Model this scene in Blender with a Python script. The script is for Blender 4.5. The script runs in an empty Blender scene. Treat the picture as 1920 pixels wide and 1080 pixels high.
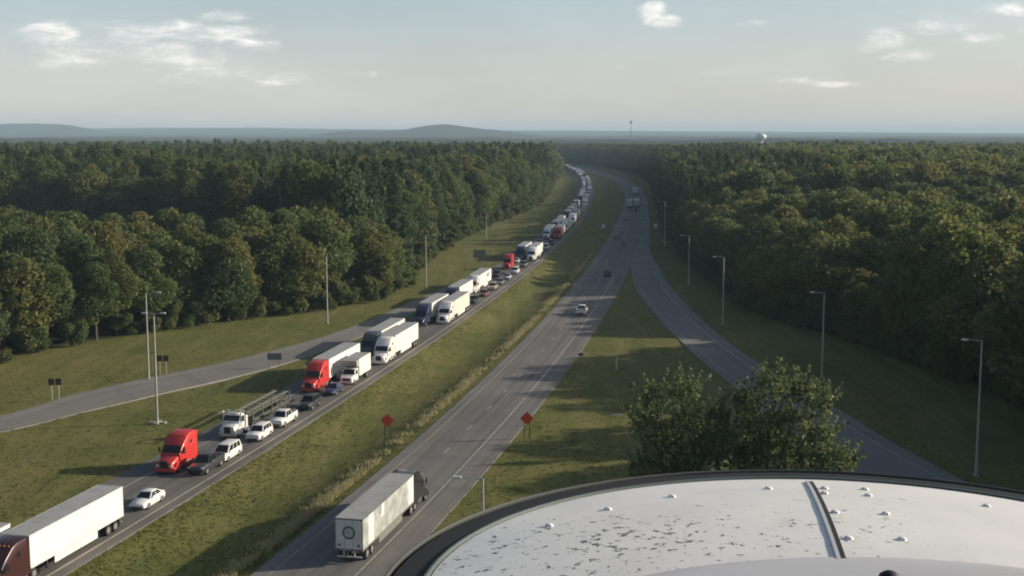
import bpy, math, random
import numpy as np
from mathutils import Vector, Matrix

R = math.radians
sc = bpy.context.scene
COL = sc.collection
rng = np.random.default_rng(7)
random.seed(7)

# ------------------------------------------------------------------ camera
CAM_H = 38.0
FPX = 2400.0                                   # focal length in pixels of the 1920 wide photograph
PITCH = math.atan(290.0 / FPX)
cam = bpy.data.cameras.new('camera')
cam.sensor_width = 36.0
cam.lens = 36.0 * FPX / 1920.0
cam.clip_start = 0.05
cam.clip_end = 60000.0
camo = bpy.data.objects.new('camera', cam)
camo.location = (0, 0, CAM_H)
camo.rotation_euler = (math.pi / 2 - PITCH, 0, 0)
COL.objects.link(camo)
sc.camera = camo

# ------------------------------------------------------------------ light
SUN_EL, SUN_AZ = R(18), R(77)                # azimuth clockwise from +Y (the way the camera looks)
sun_dir = Vector((math.sin(SUN_AZ) * math.cos(SUN_EL), math.cos(SUN_AZ) * math.cos(SUN_EL), math.sin(SUN_EL)))
sl = bpy.data.lights.new('sun', 'SUN')
sl.energy = 4.5
sl.angle = R(0.55)
sl.color = (1.0, 0.88, 0.72)
so = bpy.data.objects.new('sun', sl)
so.rotation_euler = (-sun_dir).to_track_quat('-Z', 'Y').to_euler()
so.location = (300, 0, 200)
COL.objects.link(so)

w = bpy.data.worlds.new('World')
sc.world = w
w.use_nodes = True
sc.view_settings.view_transform = 'Standard'
sc.view_settings.look = 'None'
sc.view_settings.exposure = 0.4
sc.view_settings.gamma = 1.0
sc.view_settings.use_curve_mapping = False
sc.cycles.pixel_filter_type = 'BLACKMAN_HARRIS'
sc.cycles.filter_width = 1.9
sc.cycles.max_bounces = 4
sc.cycles.diffuse_bounces = 2
sc.cycles.glossy_bounces = 2
sc.cycles.transparent_max_bounces = 4
sc.cycles.volume_bounces = 0


class NT:
    """small helper around a node tree"""
    def __init__(s, tree):
        s.t = tree
        s.n = tree.nodes
        s.l = tree.links

    def new(s, typ, **kw):
        n = s.n.new(typ)
        for k, v in kw.items():
            setattr(n, k, v)
        return n

    def link(s, a, b):
        s.l.new(a, b)

    def put(s, sock, v):
        if isinstance(v, bpy.types.NodeSocket):
            s.l.new(v, sock)
        else:
            sock.default_value = v

    def math(s, op, a, b=0.0, c=None, clamp=False):
        n = s.new('ShaderNodeMath', operation=op, use_clamp=clamp)
        s.put(n.inputs[0], a)
        s.put(n.inputs[1], b)
        if c is not None:
            s.put(n.inputs[2], c)
        return n.outputs[0]

    def mix(s, fac, a, b, blend='MIX'):
        n = s.new('ShaderNodeMix', data_type='RGBA', blend_type=blend)
        s.put(n.inputs[0], fac)
        s.put(n.inputs[6], a)
        s.put(n.inputs[7], b)
        return n.outputs[2]

    def noise(s, vec, scale, detail=4.0, rough=0.55, dist=0.0):
        n = s.new('ShaderNodeTexNoise')
        s.put(n.inputs['Vector'], vec)
        n.inputs['Scale'].default_value = scale
        n.inputs['Detail'].default_value = detail
        n.inputs['Roughness'].default_value = rough
        n.inputs['Distortion'].default_value = dist
        return n.outputs['Fac']

    def ramp(s, fac, stops, interp='LINEAR'):
        n = s.new('ShaderNodeValToRGB')
        n.color_ramp.interpolation = interp
        e = n.color_ramp.elements
        while len(e) < len(stops):
            e.new(0.5)
        for el, (p, c) in zip(e, stops):
            el.position = p
            el.color = (c, c, c, 1) if isinstance(c, (int, float)) else (*c, 1)
        s.put(n.inputs[0], fac)
        return n.outputs[0]

    def smooth(s, v, lo, hi):
        n = s.new('ShaderNodeMapRange', interpolation_type='SMOOTHSTEP')
        s.put(n.inputs[0], v)
        n.inputs[1].default_value = lo
        n.inputs[2].default_value = hi
        return n.outputs[0]


def build_sky():
    t = NT(w.node_tree)
    for n in list(t.n):
        t.n.remove(n)
    out = t.new('ShaderNodeOutputWorld')
    bg = t.new('ShaderNodeBackground')
    bg.inputs[1].default_value = 0.078
    t.link(bg.outputs[0], out.inputs[0])
    sky = t.new('ShaderNodeTexSky', sky_type='NISHITA')
    sky.sun_disc = False
    sky.sun_elevation = SUN_EL
    sky.sun_rotation = SUN_AZ
    sky.altitude = 100
    sky.air_density = 1.0
    sky.dust_density = 3.0
    sky.ozone_density = 1.5
    tc = t.new('ShaderNodeTexCoord')
    sep = t.new('ShaderNodeSeparateXYZ')
    t.link(tc.outputs['Generated'], sep.inputs[0])
    x, y, z = sep.outputs
    az = t.math('ARCTAN2', x, y)
    el = t.math('ARCSINE', z)
    cmb = t.new('ShaderNodeCombineXYZ')
    t.put(cmb.inputs[0], az)
    t.put(cmb.inputs[1], el)
    ae = cmb.outputs[0]
    # stretched coordinates: clouds near the horizon are seen edge-on
    mp = t.new('ShaderNodeMapping')
    mp.inputs['Scale'].default_value = (1.0, 3.2, 1.0)
    t.link(ae, mp.inputs[0])
    st = mp.outputs[0]
    # even milky veil of high haze over the whole sky
    veil_n = t.noise(st, 2.6, 5, 0.6)
    veil = t.smooth(veil_n, 0.30, 0.80)
    low = t.math('SUBTRACT', 1.0, t.smooth(el, 0.0, 0.32))       # haze lies thick along the whole horizon and thins upwards
    base = t.mix(t.math('MULTIPLY', t.math('MULTIPLY_ADD', veil, 0.18, 0.55), low), sky.outputs[0], t.mix(t.smooth(el, 0.0, 0.11), (10.2, 9.55, 8.55, 1), (7.1, 8.55, 9.25, 1)))
    # thin streaks anywhere
    n1 = t.noise(st, 9.0, 7, 0.62, 0.35)
    n2 = t.noise(st, 3.1, 3, 0.5)
    streak = t.math('MULTIPLY', t.smooth(n1, 0.52, 0.78), t.smooth(n2, 0.47, 0.68))
    # cumulus: fine noise inside a few soft patches, the main ones where the photograph has them
    det = t.noise(st, 26.0, 8, 0.66, 0.5)
    det2 = t.noise(st, 60.0, 5, 0.6)
    f = FPX

    def ang(px, py):
        u, v = (px - 960) / f, -(py - 540) / f
        d = Vector((u, math.cos(PITCH) + v * math.sin(PITCH), -math.sin(PITCH) + v * math.cos(PITCH))).normalized()
        return math.atan2(d.x, d.y), math.asin(d.z)

    blobs = [(1222, 22, 24, 24, 1.0), (1248, 42, 30, 13, 0.95), (1655, 78, 40, 20, 0.9), (1700, 105, 45, 12, 0.7),
             (1770, 50, 60, 14, 0.8), (1830, 68, 50, 12, 0.55), (470, 82, 60, 16, 0.75), (340, 66, 170, 30, 0.62), (250, 105, 260, 34, 0.42), (420, 140, 200, 30, 0.38),
             (85, 62, 60, 22, 0.65), (240, 52, 55, 14, 0.6), (425, 30, 45, 12, 0.7), (190, 115, 70, 9, 0.5),
             (690, 140, 60, 10, 0.45), (1480, 150, 60, 9, 0.55), (1560, 158, 60, 9, 0.5), (1400, 44, 60, 9, 0.4),
             (380, 130, 100, 10, 0.4), (500, 155, 60, 10, 0.4), (1155, 126, 30, 7, 0.35), (1890, 20, 60, 14, 0.5),
             (1345, 138, 30, 7, 0.5)]
    tot = None
    for (px, py, sx, sy, a) in blobs:
        a0, e0 = ang(px, py)
        dx = t.math('MULTIPLY', t.math('SUBTRACT', az, a0), f / sx)
        dy = t.math('MULTIPLY', t.math('SUBTRACT', el, e0), f / sy)
        q = t.math('ADD', t.math('MULTIPLY', dx, dx), t.math('MULTIPLY', dy, dy))
        g = t.math('MULTIPLY', t.math('POWER', 2.718, t.math('MULTIPLY', q, -1.0)), a)
        tot = g if tot is None else t.math('MAXIMUM', tot, g)
    # the same kind of scattered patches all round the sky
    tot = t.math('MAXIMUM', tot, t.math('MULTIPLY', t.smooth(t.noise(st, 4.3, 3, 0.5), 0.60, 0.78), 0.55))
    puff = t.math('MULTIPLY_ADD', t.math('SUBTRACT', det, 0.5), 1.9, tot)
    puff = t.math('MULTIPLY_ADD', t.math('SUBTRACT', det2, 0.5), 0.5, puff)
    cum = t.math('MULTIPLY', t.smooth(puff, 0.10, 1.0), t.smooth(tot, 0.03, 0.45))
    shade = t.mix(t.smooth(det, 0.35, 0.7), (8.9, 8.7, 8.6, 1), (13.6, 12.7, 11.8, 1))
    c = t.mix(t.math('MULTIPLY', streak, 0.45), base, (11.0, 10.3, 9.7, 1))
    c = t.mix(t.math('MULTIPLY', cum, 0.72), c, shade)
    t.link(c, bg.inputs[0])


build_sky()

# ------------------------------------------------------------------ helpers

def ray(px, py):
    u, v = (px - 960) / FPX, -(py - 540) / FPX
    return Vector((u, math.cos(PITCH) + v * math.sin(PITCH), -math.sin(PITCH) + v * math.cos(PITCH)))


def G(px, py, z=0.0):
    """a pixel of the photograph -> the point of the level z it shows"""
    r = ray(px, py)
    t = (z - CAM_H) / r.z
    return Vector((r.x * t, r.y * t, z))


def GY(py):
    return G(960, py).y


def tag(o, label=None, cat=None, group=None, kind=None):
    if label: o['label'] = label
    if cat: o['category'] = cat
    if group: o['group'] = group
    if kind: o['kind'] = kind
    return o


def mesh_from(verts, faces, name='m', smooth=None):
    me = bpy.data.meshes.new(name)
    me.from_pydata([tuple(v) for v in verts], [], [tuple(f) for f in faces])
    me.update()
    if smooth is not None:
        me.shade_smooth()
        me.set_sharp_from_angle(angle=R(smooth))
    return me


def quads_mesh(V, name, tint=None):
    """numpy (n,4,3) -> mesh of n separate quads"""
    n = len(V)
    me = bpy.data.meshes.new(name)
    me.vertices.add(n * 4)
    me.vertices.foreach_set('co', np.ascontiguousarray(V, dtype=np.float32).ravel())
    me.loops.add(n * 4)
    me.loops.foreach_set('vertex_index', np.arange(n * 4, dtype=np.int32))
    me.polygons.add(n)
    me.polygons.foreach_set('loop_start', np.arange(0, n * 4, 4, dtype=np.int32))
    me.polygons.foreach_set('loop_total', np.full(n, 4, dtype=np.int32))
    me.update(calc_edges=True)
    if tint is not None:
        a = me.attributes.new('tint', 'FLOAT', 'FACE')
        a.data.foreach_set('value', np.ascontiguousarray(tint, dtype=np.float32))
    me.validate()
    return me


def tris_mesh(V, name, tint=None):
    n = len(V)
    me = bpy.data.meshes.new(name)
    me.vertices.add(n * 3)
    me.vertices.foreach_set('co', np.ascontiguousarray(V, dtype=np.float32).ravel())
    me.loops.add(n * 3)
    me.loops.foreach_set('vertex_index', np.arange(n * 3, dtype=np.int32))
    me.polygons.add(n)
    me.polygons.foreach_set('loop_start', np.arange(0, n * 3, 3, dtype=np.int32))
    me.polygons.foreach_set('loop_total', np.full(n, 3, dtype=np.int32))
    me.update(calc_edges=True)
    if tint is not None:
        a = me.attributes.new('tint', 'FLOAT', 'FACE')
        a.data.foreach_set('value', np.ascontiguousarray(tint, dtype=np.float32))
    return me


def obj(name, me, mat=None, parent=None, loc=None, rz=None):
    o = bpy.data.objects.new(name, me)
    COL.objects.link(o)
    if mat is not None and me is not None:
        if len(me.materials) == 0:
            me.materials.append(None)
        o.material_slots[0].link = 'OBJECT'
        o.material_slots[0].material = mat
    if parent is not None:
        o.parent = parent
    if loc is not None:
        o.location = loc
    if rz is not None:
        o.rotation_euler = (0, 0, rz)
    return o


def empty(name, loc=(0, 0, 0), rz=0.0, scale=None):
    o = bpy.data.objects.new(name, None)
    o.empty_display_size = 0.5
    o.location = loc
    o.rotation_euler = (0, 0, rz)
    if scale is not None:
        o.scale = scale
    COL.objects.link(o)
    return o


class MB:
    """collects boxes, lofts and tubes into one mesh"""
    def __init__(s):
        s.v, s.f = [], []

    def add(s, vs, fs):
        b = len(s.v)
        s.v += [tuple(v) for v in vs]
        s.f += [tuple(i + b for i in f) for f in fs]
        return s

    def box(s, c, d, top=None):
        """c centre, d full size, top = (sx, sy) scale of the upper face"""
        x, y, z = c
        a, b, h = d[0] / 2, d[1] / 2, d[2] / 2
        tx, ty = top or (1, 1)
        vs = [(x - a, y - b, z - h), (x + a, y - b, z - h), (x + a, y + b, z - h), (x - a, y + b, z - h),
              (x - a * tx, y - b * ty, z + h), (x + a * tx, y - b * ty, z + h), (x + a * tx, y + b * ty, z + h), (x - a * tx, y + b * ty, z + h)]
        return s.add(vs, [(3, 2, 1, 0), (4, 5, 6, 7), (0, 1, 5, 4), (1, 2, 6, 5), (2, 3, 7, 6), (3, 0, 4, 7)])

    def loft(s, secs, caps=True):
        n = len(secs[0])
        vs = [p for q in secs for p in q]
        fs = []
        for i in range(len(secs) - 1):
            for j in range(n):
                k = (j + 1) % n
                fs.append((i * n + j, i * n + k, (i + 1) * n + k, (i + 1) * n + j))
        if caps:
            fs.append(tuple(range(n - 1, -1, -1)))
            fs.append(tuple((len(secs) - 1) * n + j for j in range(n)))
        return s.add(vs, fs)

    def tube(s, a, b, ra, rb=None, n=8):
        a, b = Vector(a), Vector(b)
        rb = ra if rb is None else rb
        q = (b - a).to_track_quat('Z', 'Y')
        secs = []
        for p, r in ((a, ra), (b, rb)):
            secs.append([p + q @ Vector((r * math.cos(2 * math.pi * j / n), r * math.sin(2 * math.pi * j / n), 0)) for j in range(n)])
        return s.loft(secs)

    def path(s, pts, rs, n=7):
        secs = []
        for i, p in enumerate(pts):
            p = Vector(p)
            d = (Vector(pts[min(i + 1, len(pts) - 1)]) - Vector(pts[max(i - 1, 0)])).normalized()
            q = d.to_track_quat('Z', 'Y')
            secs.append([p + q @ Vector((rs[i] * math.cos(2 * math.pi * j / n), rs[i] * math.sin(2 * math.pi * j / n), 0)) for j in range(n)])
        return s.loft(secs)

    def pane(s, q, th=0.012, inset=0.0, n=None):
        """a thin pane proud of the quad q (4 points), shrunk by inset"""
        q = [Vector(p) for p in q]
        c = sum(q, Vector()) / len(q)
        if inset:
            q = [p + (c - p).normalized() * inset for p in q]
        nn = (q[1] - q[0]).cross(q[2] - q[0]).normalized() if n is None else Vector(n)
        k = len(q)
        vs = [p - nn * th for p in q] + [p + nn * th for p in q]
        fs = [tuple(range(k - 1, -1, -1)), tuple(range(k, 2 * k))] + [(j, (j + 1) % k, k + (j + 1) % k, k + j) for j in range(k)]
        return s.add(vs, fs)

    def mesh(s, name='m', smooth=None):
        return mesh_from(s.v, s.f, name, smooth)


# ------------------------------------------------------------------ materials
MATS = {}


def new_mat(name):
    m = bpy.data.materials.new(name)
    m.use_nodes = True
    t = NT(m.node_tree)
    bs = t.n['Principled BSDF']
    return m, t, bs


def simple(name, col, rough=0.5, metal=0.0, coat=0.0, dirt=0.0, dscale=3.0, spec=None):
    m, t, b = new_mat(name)
    b.inputs['Roughness'].default_value = rough
    b.inputs['Metallic'].default_value = metal
    b.inputs['Coat Weight'].default_value = coat
    if spec is not None:
        b.inputs['Specular IOR Level'].default_value = spec
    if dirt:
        tc = t.new('ShaderNodeTexCoord')
        n = t.noise(tc.outputs['Object'], dscale, 6, 0.65)
        f = t.math('MULTIPLY', t.smooth(n, 0.40, 0.75), dirt)
        t.link(t.mix(f, (*col, 1), (col[0] * 0.45 + 0.03, col[1] * 0.43 + 0.025, col[2] * 0.38 + 0.018, 1)), b.inputs['Base Color'])
    else:
        b.inputs['Base Color'].default_value = (*col, 1)
    MATS[name] = m
    return m


PAINT = dict(white=(0.78, 0.77, 0.74), red=(0.55, 0.035, 0.03), maroon=(0.045, 0.012, 0.015), black=(0.012, 0.012, 0.014),
             dark=(0.035, 0.038, 0.042), grey=(0.16, 0.165, 0.17), silver=(0.45, 0.46, 0.47), blue=(0.025, 0.035, 0.085),
             navy=(0.02, 0.028, 0.07), teal=(0.035, 0.075, 0.08), tan=(0.36, 0.32, 0.25), brown=(0.17, 0.07, 0.06), cream=(0.6, 0.58, 0.5))
for k, c in PAINT.items():
    simple('paint_' + k, c, 0.32, 0.0, 0.35, 0.35, 2.2)
def mat_trailer(name, col):
    m, t, b = new_mat(name)
    tc = t.new('ShaderNodeTexCoord')
    mp = t.new('ShaderNodeMapping')
    mp.inputs['Scale'].default_value = (2.0, 2.6, 0.25)
    t.link(tc.outputs['Object'], mp.inputs[0])
    n1 = t.noise(mp.outputs[0], 1.0, 6, 0.65)
    sep = t.new('ShaderNodeSeparateXYZ')
    t.link(tc.outputs['Object'], sep.inputs[0])
    low = t.math('SUBTRACT', 1.0, t.smooth(sep.outputs[2], 0.9, 2.4))
    f = t.math('MULTIPLY', t.smooth(n1, 0.38, 0.75), t.math('MULTIPLY_ADD', low, 0.35, 0.22))
    c = t.mix(f, (*col, 1), (col[0] * 0.5, col[1] * 0.47, col[2] * 0.42, 1))
    # sheet joints every 1.22 m
    fr_ = t.math('FRACT', t.math('DIVIDE', sep.outputs[1], 1.22))
    j = t.math('LESS_THAN', fr_, 0.03)
    c = t.mix(t.math('MULTIPLY', j, 0.35), c, (0.25, 0.25, 0.25, 1))
    t.link(c, b.inputs['Base Color'])
    b.inputs['Roughness'].default_value = 0.45
    MATS[name] = m


mat_trailer('trailer_white', (0.76, 0.755, 0.73))
mat_trailer('trailer_cream', (0.70, 0.68, 0.60))
mat_trailer('trailer_grey', (0.55, 0.56, 0.56))
simple('trailer_roof', (0.36, 0.36, 0.35), 0.5, 0, 0, 0.5, 0.7)
simple('trailer_door', (0.62, 0.62, 0.61), 0.45, 0, 0, 0.35, 1.3)
simple('trim_black', (0.015, 0.015, 0.016), 0.5)
simple('chassis', (0.03, 0.03, 0.03), 0.7, 0, 0, 0.3)
simple('tyre', (0.018, 0.018, 0.018), 0.85)
simple('rim', (0.5, 0.5, 0.5), 0.35, 0.8)
simple('chrome', (0.65, 0.65, 0.65), 0.2, 0.9)
simple('lamp_clear', (0.7, 0.7, 0.68), 0.15, 0, 0.3)
simple('lamp_amber', (0.7, 0.25, 0.03), 0.3)
simple('lamp_red', (0.35, 0.015, 0.012), 0.3)
simple('glass_dark', (0.012, 0.014, 0.017), 0.08, 0, 0.2)
simple('galvanised', (0.42, 0.42, 0.40), 0.5, 0.35, 0, 0.35, 1.0)
simple('concrete', (0.42, 0.40, 0.35), 0.9, 0, 0, 0.4, 2.0)
simple('wood_post', (0.11, 0.085, 0.06), 0.9, 0, 0, 0.4, 2.0)
simple('pale_post', (0.55, 0.55, 0.48), 0.7, 0, 0, 0.3, 2.0)
simple('sign_back', (0.22, 0.225, 0.21), 0.55, 0.3, 0, 0.4, 1.0)
simple('sign_dark', (0.045, 0.04, 0.035), 0.6, 0, 0, 0.3)
simple('sign_white', (0.75, 0.75, 0.73), 0.4)
simple('sign_orange', (0.75, 0.065, 0.018), 0.45, 0, 0, 0.2)
simple('scrap', (0.62, 0.60, 0.55), 0.7)
simple('tank_white', (0.78, 0.78, 0.78), 0.4)
simple('tower_steel', (0.10, 0.10, 0.10), 0.6, 0.3)
simple('rubber', (0.010, 0.011, 0.011), 0.65)
simple('rim_dark', (0.06, 0.065, 0.06), 0.5, 0, 0, 0.3, 6.0)
simple('rim_metal', (0.12, 0.15, 0.14), 0.45, 0.3, 0, 0.5, 6.0)
simple('bark', (0.075, 0.06, 0.045), 0.95, 0, 0, 0.5, 1.5)
simple('line_white', (0.38, 0.37, 0.34), 0.75, 0, 0, 1.0, 1.3)
simple('line_yellow', (0.30, 0.27, 0.17), 0.75, 0, 0, 0.9, 0.9)
simple('line_cream', (0.50, 0.45, 0.32), 0.75, 0, 0, 0.8, 0.9)
simple('emblem_dark', (0.10, 0.13, 0.14), 0.5)
simple('emblem_light', (0.40, 0.42, 0.42), 0.5)
simple('cargo_dark', (0.02, 0.02, 0.02), 0.7, 0, 0, 0.3)


def mat_dapple_print():
    """faded printed side of the near trailer: washed-out grey green print, with tree shade and white sunny patches put into its colour"""
    m, t, b = new_mat('trailer_dapple_print')
    tc = t.new('ShaderNodeTexCoord')
    o = tc.outputs['Object']
    mp = t.new('ShaderNodeMapping')
    mp.inputs['Scale'].default_value = (1, 0.45, 0.55)
    t.link(o, mp.inputs[0])
    n1 = t.noise(mp.outputs[0], 1.6, 5, 0.6, 0.4)
    n2 = t.noise(o, 0.55, 3, 0.5)
    c = t.ramp(n1, [(0.30, (0.22, 0.255, 0.24)), (0.52, (0.38, 0.41, 0.39)), (0.72, (0.56, 0.57, 0.55))])
    sep = t.new('ShaderNodeSeparateXYZ')
    t.link(o, sep.inputs[0])
    yy = t.math('MULTIPLY_ADD', t.math('SUBTRACT', n1, 0.5), 1.6, sep.outputs[1])
    sun_patch = t.math('MULTIPLY', t.smooth(yy, -14.3, -13.9), t.math('SUBTRACT', 1.0, t.smooth(yy, -12.7, -12.3)))
    sun_patch2 = t.math('MULTIPLY', t.smooth(yy, -10.6, -10.2), t.math('SUBTRACT', 1.0, t.smooth(yy, -9.7, -9.2)))
    sun_patch2 = t.math('MULTIPLY', sun_patch2, t.smooth(sep.outputs[2], 2.6, 2.9))
    sun_patch3 = t.smooth(yy, -2.2, -1.4)
    f = t.math('MAXIMUM', t.math('MAXIMUM', sun_patch, sun_patch2), sun_patch3)  # sunny patches between tree shade, painted into the side as white
    c = t.mix(t.math('MULTIPLY', f, 0.85), c, (0.8, 0.8, 0.78, 1))
    t.link(c, b.inputs['Base Color'])
    b.inputs['Roughness'].default_value = 0.45
    MATS['trailer_dapple_print'] = m


mat_dapple_print()


def mat_asphalt(name, base, track, lane0=None):
    m, t, b = new_mat(name)
    tc = t.new('ShaderNodeTexCoord')
    o = tc.outputs['Object']
    uv = t.new('ShaderNodeUVMap')
    sep = t.new('ShaderNodeSeparateXYZ')
    t.link(uv.outputs[0], sep.inputs[0])
    big = t.noise(o, 0.05, 5, 0.6)
    mid = t.noise(o, 0.7, 5, 0.65)
    fine = t.noise(o, 9.0, 3, 0.7)
    mp = t.new('ShaderNodeMapping')
    mp.inputs['Scale'].default_value = (1.6, 0.02, 1)
    t.link(uv.outputs[0], mp.inputs[0])
    streak = t.noise(mp.outputs[0], 1.0, 5, 0.6)
    c = t.ramp(big, [(0.30, tuple(k * 0.80 for k in base)), (0.70, tuple(k * 1.15 for k in base))])
    c = t.mix(t.math('MULTIPLY', t.smooth(streak, 0.45, 0.72), track), c, (base[0] * 0.45, base[1] * 0.45, base[2] * 0.47, 1))
    c = t.mix(t.math('MULTIPLY', t.smooth(mid, 0.5, 0.8), 0.35), c, (base[0] * 1.35, base[1] * 1.32, base[2] * 1.25, 1))
    c = t.mix(t.math('MULTIPLY', t.smooth(fine, 0.4, 0.8), 0.3), c, (base[0] * 0.6, base[1] * 0.6, base[2] * 0.6, 1))
    if lane0 is not None:
        # oil-darkened middle of each lane and tyre-polished wheel paths
        u = t.math('DIVIDE', t.math('SUBTRACT', sep.outputs[0], lane0), 3.7)
        inside = t.math('MULTIPLY', t.smooth(u, 0.0, 0.1), t.math('SUBTRACT', 1.0, t.smooth(u, 1.9, 2.0)))
        cw = t.math('COSINE', t.math('MULTIPLY', t.math('SUBTRACT', u, 0.5), 4 * math.pi))
        mp3 = t.new('ShaderNodeMapping')
        mp3.inputs['Scale'].default_value = (0.5, 0.012, 1)
        t.link(uv.outputs[0], mp3.inputs[0])
        wob = t.noise(mp3.outputs[0], 1.0, 4, 0.6)
        dk = t.math('MULTIPLY', t.math('MULTIPLY', t.math('MULTIPLY_ADD', cw, 0.5, 0.5), inside), t.smooth(wob, 0.30, 0.70))
        c = t.mix(t.math('MULTIPLY', dk, 0.55), c, (base[0] * 0.50, base[1] * 0.50, base[2] * 0.52, 1))
    # transverse repair joints
    j = t.new('ShaderNodeTexNoise')
    mp2 = t.new('ShaderNodeMapping')
    mp2.inputs['Scale'].default_value = (0.02, 0.13, 1)
    t.link(uv.outputs[0], mp2.inputs[0])
    patch = t.noise(mp2.outputs[0], 1.0, 2, 0.4)
    c = t.mix(t.math('MULTIPLY', t.smooth(patch, 0.60, 0.64), 0.30), c, (base[0] * 0.6, base[1] * 0.6, base[2] * 0.62, 1))
    t.n.remove(j)
    t.link(c, b.inputs['Base Color'])
    b.inputs['Roughness'].default_value = 0.85
    b.inputs['Specular IOR Level'].default_value = 0.25
    bp = t.new('ShaderNodeBump')
    bp.inputs['Strength'].default_value = 0.3
    bp.inputs['Distance'].default_value = 0.02
    t.link(fine, bp.inputs['Height'])
    t.link(bp.outputs[0], b.inputs['Normal'])
    MATS[name] = m


mat_asphalt('asphalt_main', (0.182, 0.174, 0.162), 0.7, 1.5)
mat_asphalt('asphalt_jam', (0.150, 0.146, 0.134), 0.5, 3.0)
mat_asphalt('asphalt_ramp', (0.20, 0.195, 0.178), 0.45)


def mat_ground():
    m, t, b = new_mat('grass_ground')
    tc = t.new('ShaderNodeTexCoord')
    o = tc.outputs['Object']
    big = t.noise(o, 0.018, 4, 0.6)
    mid = t.noise(o, 0.11, 6, 0.65, 0.4)
    fin = t.noise(o, 0.9, 6, 0.7)
    ff = t.noise(o, 5.0, 4, 0.7)
    c = t.ramp(mid, [(0.28, (0.072, 0.098, 0.026)), (0.46, (0.126, 0.142, 0.038)), (0.62, (0.180, 0.168, 0.056)), (0.80, (0.190, 0.145, 0.068))])
    c2 = t.ramp(big, [(0.35, (0.080, 0.100, 0.026)), (0.65, (0.170, 0.146, 0.050))])
    c = t.mix(0.45, c, c2)
    c = t.mix(t.math('MULTIPLY', t.smooth(fin, 0.48, 0.75), 0.35), c, (0.070, 0.078, 0.026, 1))
    c = t.mix(t.math('MULTIPLY', t.smooth(ff, 0.5, 0.8), 0.35), c, (0.225, 0.200, 0.085, 1))
    rot = t.new('ShaderNodeMapping')
    rot.inputs['Rotation'].default_value = (0, 0, R(11))
    rot.inputs['Scale'].default_value = (0.42, 0.022, 1)
    t.link(o, rot.inputs[0])
    mow = t.noise(rot.outputs[0], 1.0, 5, 0.6)
    c = t.mix(t.math('MULTIPLY', t.smooth(mow, 0.50, 0.72), 0.50), c, (0.215, 0.185, 0.085, 1))
    c = t.mix(t.math('MULTIPLY', t.smooth(t.math('SUBTRACT', 1.0, mow), 0.52, 0.72), 0.50), c, (0.060, 0.078, 0.028, 1))
    soil = t.noise(o, 0.22, 6, 0.7, 0.6)
    c = t.mix(t.math('MULTIPLY', t.smooth(soil, 0.64, 0.74), 0.55), c, (0.20, 0.150, 0.095, 1))
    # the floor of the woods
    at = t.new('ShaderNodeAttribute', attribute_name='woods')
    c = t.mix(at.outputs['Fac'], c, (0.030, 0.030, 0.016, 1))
    t.link(c, b.inputs['Base Color'])
    b.inputs['Roughness'].default_value = 0.95
    b.inputs['Specular IOR Level'].default_value = 0.1
    bp = t.new('ShaderNodeBump')
    bp.inputs['Strength'].default_value = 0.4
    bp.inputs['Distance'].default_value = 0.25
    t.link(t.math('MULTIPLY_ADD', fin, 0.7, t.math('MULTIPLY', ff, 0.3)), bp.inputs['Height'])
    t.link(bp.outputs[0], b.inputs['Normal'])
    MATS['ground'] = m


mat_ground()


def mat_leaf(name, stops, trans=0.3):
    m, t, b = new_mat(name)
    oi = t.new('ShaderNodeObjectInfo')
    at = t.new('ShaderNodeAttribute', attribute_name='tint')
    c = t.ramp(oi.outputs['Random'], stops)
    hv = t.new('ShaderNodeHueSaturation')
    t.link(c, hv.inputs['Color'])
    t.put(hv.inputs['Value'], t.math('MULTIPLY_ADD', at.outputs['Fac'], 0.9, 0.55))
    t.put(hv.inputs['Hue'], t.math('MULTIPLY_ADD', at.outputs['Fac'], -0.03, 0.515))
    t.link(hv.outputs[0], b.inputs['Base Color'])
    b.inputs['Roughness'].default_value = 0.6
    b.inputs['Specular IOR Level'].default_value = 0.2
    tr = t.new('ShaderNodeBsdfTranslucent')
    t.link(hv.outputs[0], tr.inputs[0])
    mx = t.new('ShaderNodeMixShader')
    mx.inputs[0].default_value = trans
    t.link(b.outputs[0], mx.inputs[1])
    t.link(tr.outputs[0], mx.inputs[2])
    t.link(mx.outputs[0], t.n['Material Output'].inputs[0])
    MATS[name] = m


mat_leaf('leaf_broad', [(0.0, (0.072, 0.110, 0.038)), (0.25, (0.100, 0.142, 0.045)), (0.5, (0.128, 0.160, 0.048)), (0.72, (0.090, 0.130, 0.045)), (0.88, (0.165, 0.162, 0.050)), (1.0, (0.078, 0.122, 0.050))], 0.50)
mat_leaf('leaf_pine', [(0.0, (0.053, 0.091, 0.040)), (0.5, (0.083, 0.122, 0.044)), (1.0, (0.067, 0.112, 0.054))], 0.42)
mat_leaf('leaf_shrub', [(0.0, (0.104, 0.138, 0.044)), (0.6, (0.147, 0.164, 0.054)), (1.0, (0.088, 0.133, 0.042))], 0.50)
mat_leaf('leaf_olive', [(0.0, (0.118, 0.146, 0.046)), (0.35, (0.160, 0.172, 0.052)), (0.7, (0.105, 0.138, 0.044)), (1.0, (0.182, 0.176, 0.054))], 0.50)
mat_leaf('leaf_near', [(0.0, (0.130, 0.165, 0.070)), (1.0, (0.145, 0.170, 0.074))], 0.42)
mat_leaf('grass_blade', [(0.0, (0.115, 0.118, 0.034)), (1.0, (0.115, 0.118, 0.034))], 0.3)
mat_leaf('grass_dry', [(0.0, (0.36, 0.33, 0.17)), (1.0, (0.36, 0.33, 0.17))], 0.3)


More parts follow.
